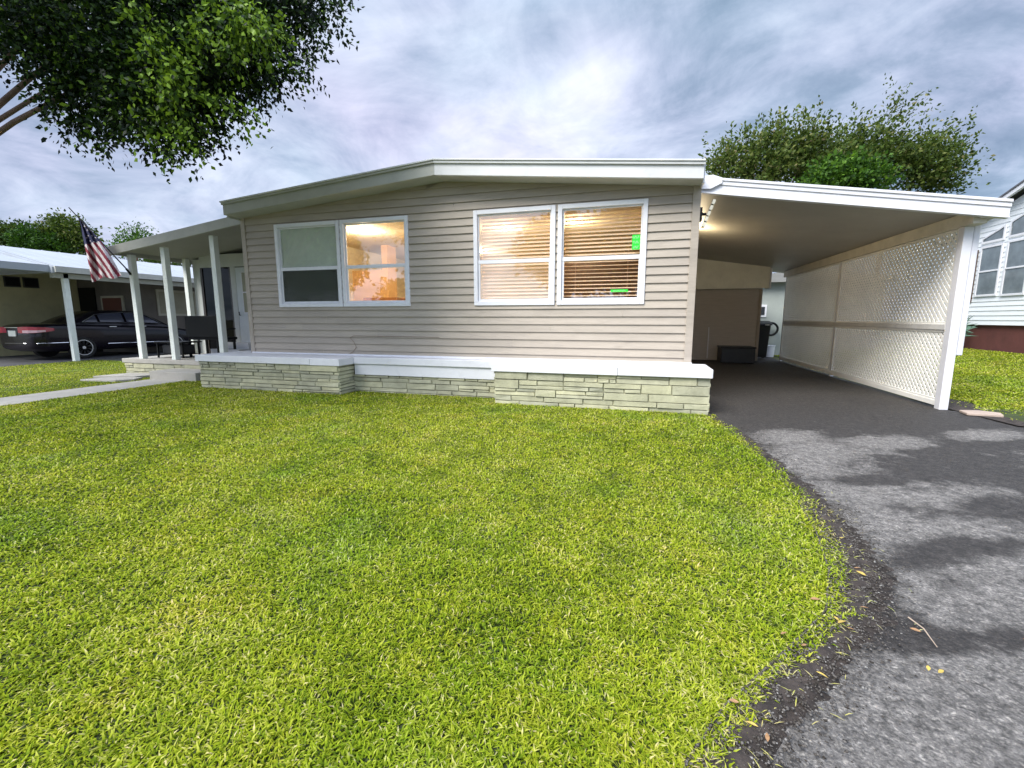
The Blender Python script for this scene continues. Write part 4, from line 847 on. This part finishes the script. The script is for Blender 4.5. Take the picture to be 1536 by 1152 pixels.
# ---------------------------------------------------------------- vegetation
def leafmesh(P, D, L, Wf, tint):
    n = len(P); D = D/np.linalg.norm(D, axis=1, keepdims=True); r_ = rng.normal(size=(n, 3)); S = np.cross(D, r_); S /= np.linalg.norm(S, axis=1, keepdims=True)+1e-9; Nn = np.cross(S, D)
    mid = P+D*(L*.45)[:, None]; wv = S*(L*Wf)[:, None]; up_ = Nn*(L*.08)[:, None]
    V = np.stack([P, mid+wv+up_, P+D*L[:, None], mid-wv+up_], 1).reshape(-1, 3); i0 = np.arange(n)*4
    return V, [np.stack([i0, i0+1, i0+2], 1), np.stack([i0, i0+2, i0+3], 1)], np.repeat(tint, 4)
def tree(name, label, blobs, trunk, leafm, leaf_len, wf, per_vol, shoot_len, bias, k_leaf=10, tint0=.35, tint_sd=.2, group=None, cat='tree', droop=.0, bark=TRUNK, rtrunk=.2, shell=.35, maxn=120000, nbr=1.0):
    base = Vector(trunk[0]); root = thing(name, label, cat, tuple(base), group)
    cen = [Vector(b[0]) for b in blobs]; P = []; D = []; T = []
    vol = sum(b[1]**2 for b in blobs); tot = min(maxn, int(per_vol*vol))
    br = MB(); tp = [Vector(t) for t in trunk]; n = len(tp); br.tube(tp, [rtrunk*(1-.5*i/(n-1)) for i in range(n)], 10); top = tp[-1]
    for c, r_, *sq in blobs:
        tbo = sq[1] if len(sq) > 1 else 0; c = Vector(c); sq = sq[0] if sq else .8; ns = max(3, int(tot*r_*r_/vol/k_leaf)); tb = rng.normal(0, .07)+tbo
        a = tp[min(n-1, max(1, int(n*.75)))]; mid = a.lerp(c, .5)+Vector((random.uniform(-.1,.1), random.uniform(-.1,.1), .12))*r_
        if r_ > .35*nbr: br.tube([a, a.lerp(mid, .5), mid, mid.lerp(c, .6), c], [rtrunk*.36, rtrunk*.30, rtrunk*.22, rtrunk*.13, rtrunk*.05], 6)
        u = rng.normal(size=(ns, 3)); u /= np.linalg.norm(u, axis=1, keepdims=True); rad = r_*(shell+(1-shell)*rng.random(ns)**.6)*.92
        s0 = np.array(c)+u*rad[:, None]*np.array([1, 1, sq]); dr_ = u*.8+np.array(bias)+rng.normal(0, .35, (ns, 3)); dr_ /= np.linalg.norm(dr_, axis=1, keepdims=True)
        sl_ = shoot_len*rng.uniform(.5, 1.25, ns)
        for k in range(k_leaf):
            f_ = (k+.5)/k_leaf; p = s0+dr_*(sl_*f_)[:, None]+rng.normal(0, leaf_len*.5, (ns, 3)); p[:, 2] -= droop*f_*f_*sl_
            dd_ = dr_*.7+rng.normal(0, .75, (ns, 3)); dd_[:, 2] -= droop*1.1
            P.append(p); D.append(dd_); T.append(np.clip(tint0+tb+rng.normal(0, tint_sd*.6, ns)+.0*f_+(rng.random(ns) < .06)*.35+rng.normal(0, .05), 0, 1))
    P = np.concatenate(P); D = np.concatenate(D); T = np.concatenate(T); L = leaf_len*rng.uniform(.65, 1.3, len(P))
    V, polys, tt = leafmesh(P, D, L, wf, T)
    br.build('trunk', bark, root, smooth=True)
    link('crown', npmesh('crown', V, polys, leafm, tt), root)
    return root
# big tree whose crown reaches in over the yard from the left
B = []
for px_, py_, t, r_ in ((45,20,5.6,.75),(110,90,5.3,.70),(150,150,5.2,.50),(215,150,5.0,.62),(120,185,5.3,.36),(215,205,4.9,.36),(265,200,4.9,.40),(280,145,4.9,.56),(315,95,5.0,.56),(365,70,5.1,.50),(300,40,5.2,.85),(385,5,5.3,.72),(200,60,5.3,.95),(425,55,5.3,.22),(440,5,5.4,.36),(410,115,5.2,.18),(495,20,5.4,.14),(472,62,5.3,.10),(508,34,5.4,.06),(432,132,5.2,.07),(395,143,5.1,.07),(300,243,4.9,.06),(232,238,4.9,.07),(92,204,5.2,.08),(360,190,5.0,.08),(455,90,5.3,.08),(490,45,5.4,.08),(322,165,5.0,.18),(300,228,4.9,.12),(120,215,5.2,.13),(180,222,5.0,.12),(350,-80,5.6,1.1),(200,-100,5.8,1.3),(60,-100,6.0,1.2),(450,-70,5.7,.7),(380,150,5.0,.14),(455,110,5.3,.12)):
    q = atT(px_, py_-(26 if py_ > 120 else 6), t); B.append((q, r_*.96, .75))
for px_, py_, t, r_ in ((340,30,4.45,.22),(375,22,4.5,.2),(360,45,4.5,.16),(250,95,4.4,.2),(262,130,4.45,.2),(245,150,4.5,.16),(310,70,4.45,.16),(225,40,4.4,.16),(290,215,4.7,.14),(250,200,4.6,.14),(400,50,4.8,.2),(350,165,4.75,.14)): B.append((atT(px_, py_, t), r_, .75, .42))
for q in ((-9.5,3,6.2,1.6),(-8.2,1.2,6.0,1.6),(-10.8,4.6,6.4,1.5),(-8.6,4.9,6.8,1.6),(-6.8,2.4,6.8,1.5),(-9.8,.8,7.0,1.5),(-11.3,2.3,6.0,1.5)): B.append((Vector(q[:3]), q[3], .8))
tree('shade_tree', 'large dark leafy tree whose crown hangs into the upper left of the view', B, [(-9.6,3.3,0),(-9.55,3.25,.8),(-9.5,3.2,1.5),(-9.4,3.2,2.2),(-9.2,3.2,3.0)], LEAF_OAK, .060, .30, 9000, .26, (0,0,-.15), 12, .40, .34, droop=.45, rtrunk=.13, maxn=420000, shell=.02, nbr=2.0)
# bare limbs showing at the left edge
# right background trees
B = []
for px_, py_, t, r_ in ((1090,268,17,.5),(1140,262,17,.8),(1195,255,17.5,.9),(1245,258,18,.9),(1160,222,17,.5),(1215,215,17,.5),(1110,235,17,.35),(1080,250,17,.3)): B.append((atT(px_, py_, t), r_*1.0, .8))
tree('background_tree', 'wispy grey-green tree directly right of the roof, behind the carport', B, [(4.8,20.1,0),(4.8,20.1,2.4),(4.8,20.1,4.8)], LEAF_BG, .15, .28, 4600, 1.0, (.1,0,.9), 18, .42, .3, rtrunk=.10, shell=.1, group='trees behind the carport')
B = []
for px_, py_, t, r_ in ((1280,240,20,.5),(1315,225,20,.35),(1335,250,20,.8),(1375,268,20,.7),(1290,262,20,.8),(1375,240,20,.3),(1410,240,20,.35),(1335,178,20,.25),(1405,205,20,.15),(1435,228,20,.15),(1395,270,20,.7),(1265,222,20,.4)): B.append((atT(px_, py_, t), r_, .85))
tree('background_tree', 'taller grey-green tree with upswept sprays rising above the carport roof', B, [(10.6,25.2,0),(10.6,25.2,3),(10.7,25.2,5.6)], LEAF_BG, .165, .28, 4300, 1.45, (.55,0,.75), 22, .36, .3, rtrunk=.13, shell=.05, group='trees behind the carport')
B = [(atT(a, b_, 15.5), r_, .8) for a, b_, r_ in ((1232,272,.5),(1262,264,.6),(1292,262,.55),(1312,272,.4),(1278,245,.2))]
tree('background_tree', 'bright fresh green bush-like tree just above the carport fascia', B, [(7,19,.3),(7,19,2.5),(7,19,4.4)], LEAF_BR, .13, .38, 3600, .45, (0,0,.3), 8, .30, .45, rtrunk=.1, group='trees behind the carport')
# trees behind the left neighbour
def bgtree(lab, spots, t, lm, **k):
    B = [(atT(a, b_+7, t), r_*.68, .8) for a, b_, r_ in spots]; c = sum((b_[0] for b_ in B), Vector())/len(B)
    tree('background_tree', lab, B, [(c.x, c.y, 0), (c.x, c.y, c.z*.4), (c.x, c.y, c.z*.8)], lm, k.get('ll', .17), k.get('wf', .3), k.get('pv', 2400), k.get('sl', .8)*.6, k.get('bias', (0,0,.5)), 8, k.get('t0', .3), .3, rtrunk=.2, group='trees beyond the left neighbour house')
bgtree('dark bushy tree at the far left edge above the white roof', ((5,360,1.6),(25,350,1.2),(-25,355,2.0),(35,335,.35)), 26, LEAF_BG, t0=.15)
bgtree('rounded dark green tree above the ridge of the white roof', ((55,365,1.5),(75,372,1.3),(40,358,1.0)), 25, LEAF_BR, t0=.1)
bgtree('tree with spiky brownish top just left of the flag', ((90,352,1.5),(108,345,1.2),(88,332,.5),(100,325,.3),(120,360,1.2)), 26, LEAF_BG, t0=.35, sl=1.1)
bgtree('small green tree top between the flag and the porch roof', ((200,362,.9),(213,355,.7),(188,370,.6)), 26, LEAF_BR, t0=.35, sl=1.4, wf=.2)
bgtree('low dark foliage seen between the porch posts', ((245,400,1.3),(280,410,1.4),(225,398,1.0)), 30, LEAF_BG, t0=.1)
# trees across the street behind the camera, seen only in the window glass
k = 0
for (x, y, h, r_, lab) in ((-4.6,-16,9.0,2.9,'broad dark street tree across the road, behind the viewer to the left'),(-21.5,-12,8.5,3.4,'street tree further along the road behind the viewer'),(-.5,-20,9.5,4.2,'large round tree across the road straight behind the viewer'),(7,-18,6.0,3.0,'street tree across the road behind the viewer to the right'),(-16,-16,3.9,1.7,'low bushy tree across the road far behind the viewer to the left')):
    Bq = [(Vector((x+random.uniform(-.6,.6)*r_, y+random.uniform(-.6,.6)*r_, h*.62+random.uniform(-.25,.35)*h*.6)), r_*.55, .8) for _ in range(8)]
    tree('street_tree', lab, Bq, [(x,y,0),(x,y,h*.25),(x,y,h*.5)], LEAF_OAK, .34, .3, 420, .8, (0,0,.1), 8, .55, .3, group='trees across the road behind the viewer', rtrunk=.25)
# spiky plant by the right neighbour wall
pl = thing('spiky_plant', 'blue-green spiky plant growing against the white neighbour house wall', 'plant', (7.7,13.6,.33))
q = Vector((8.15, 14.6, .38)); P = []; D = []; L = []
MB().tube([q, q+Vector((0,.0,.35)), q+Vector((-.05,.05,.55))], [.04,.03,.02], 7).build('stem', TRUNK, pl)
n = 130; az = rng.uniform(0, 6.28, n); el = rng.uniform(-.2, 1.2, n); D = np.stack([np.cos(az)*np.cos(el), np.sin(az)*np.cos(el), np.sin(el)], 1); P = np.tile(np.array(q+Vector((-.05,.05,.62))), (n, 1))+rng.normal(0,.05,(n,3)); P[:, 2] += rng.uniform(-.25,.1,n)
V, polys, tt = leafmesh(P, D, rng.uniform(.2,.48,n), .05, rng.uniform(.3,1,n))
link('leaves', npmesh('leaves', V, polys, leaf_mat('agave_leaves', [(0,(.05,.13,.09)), (1,(.20,.34,.27))], .1), tt), pl)
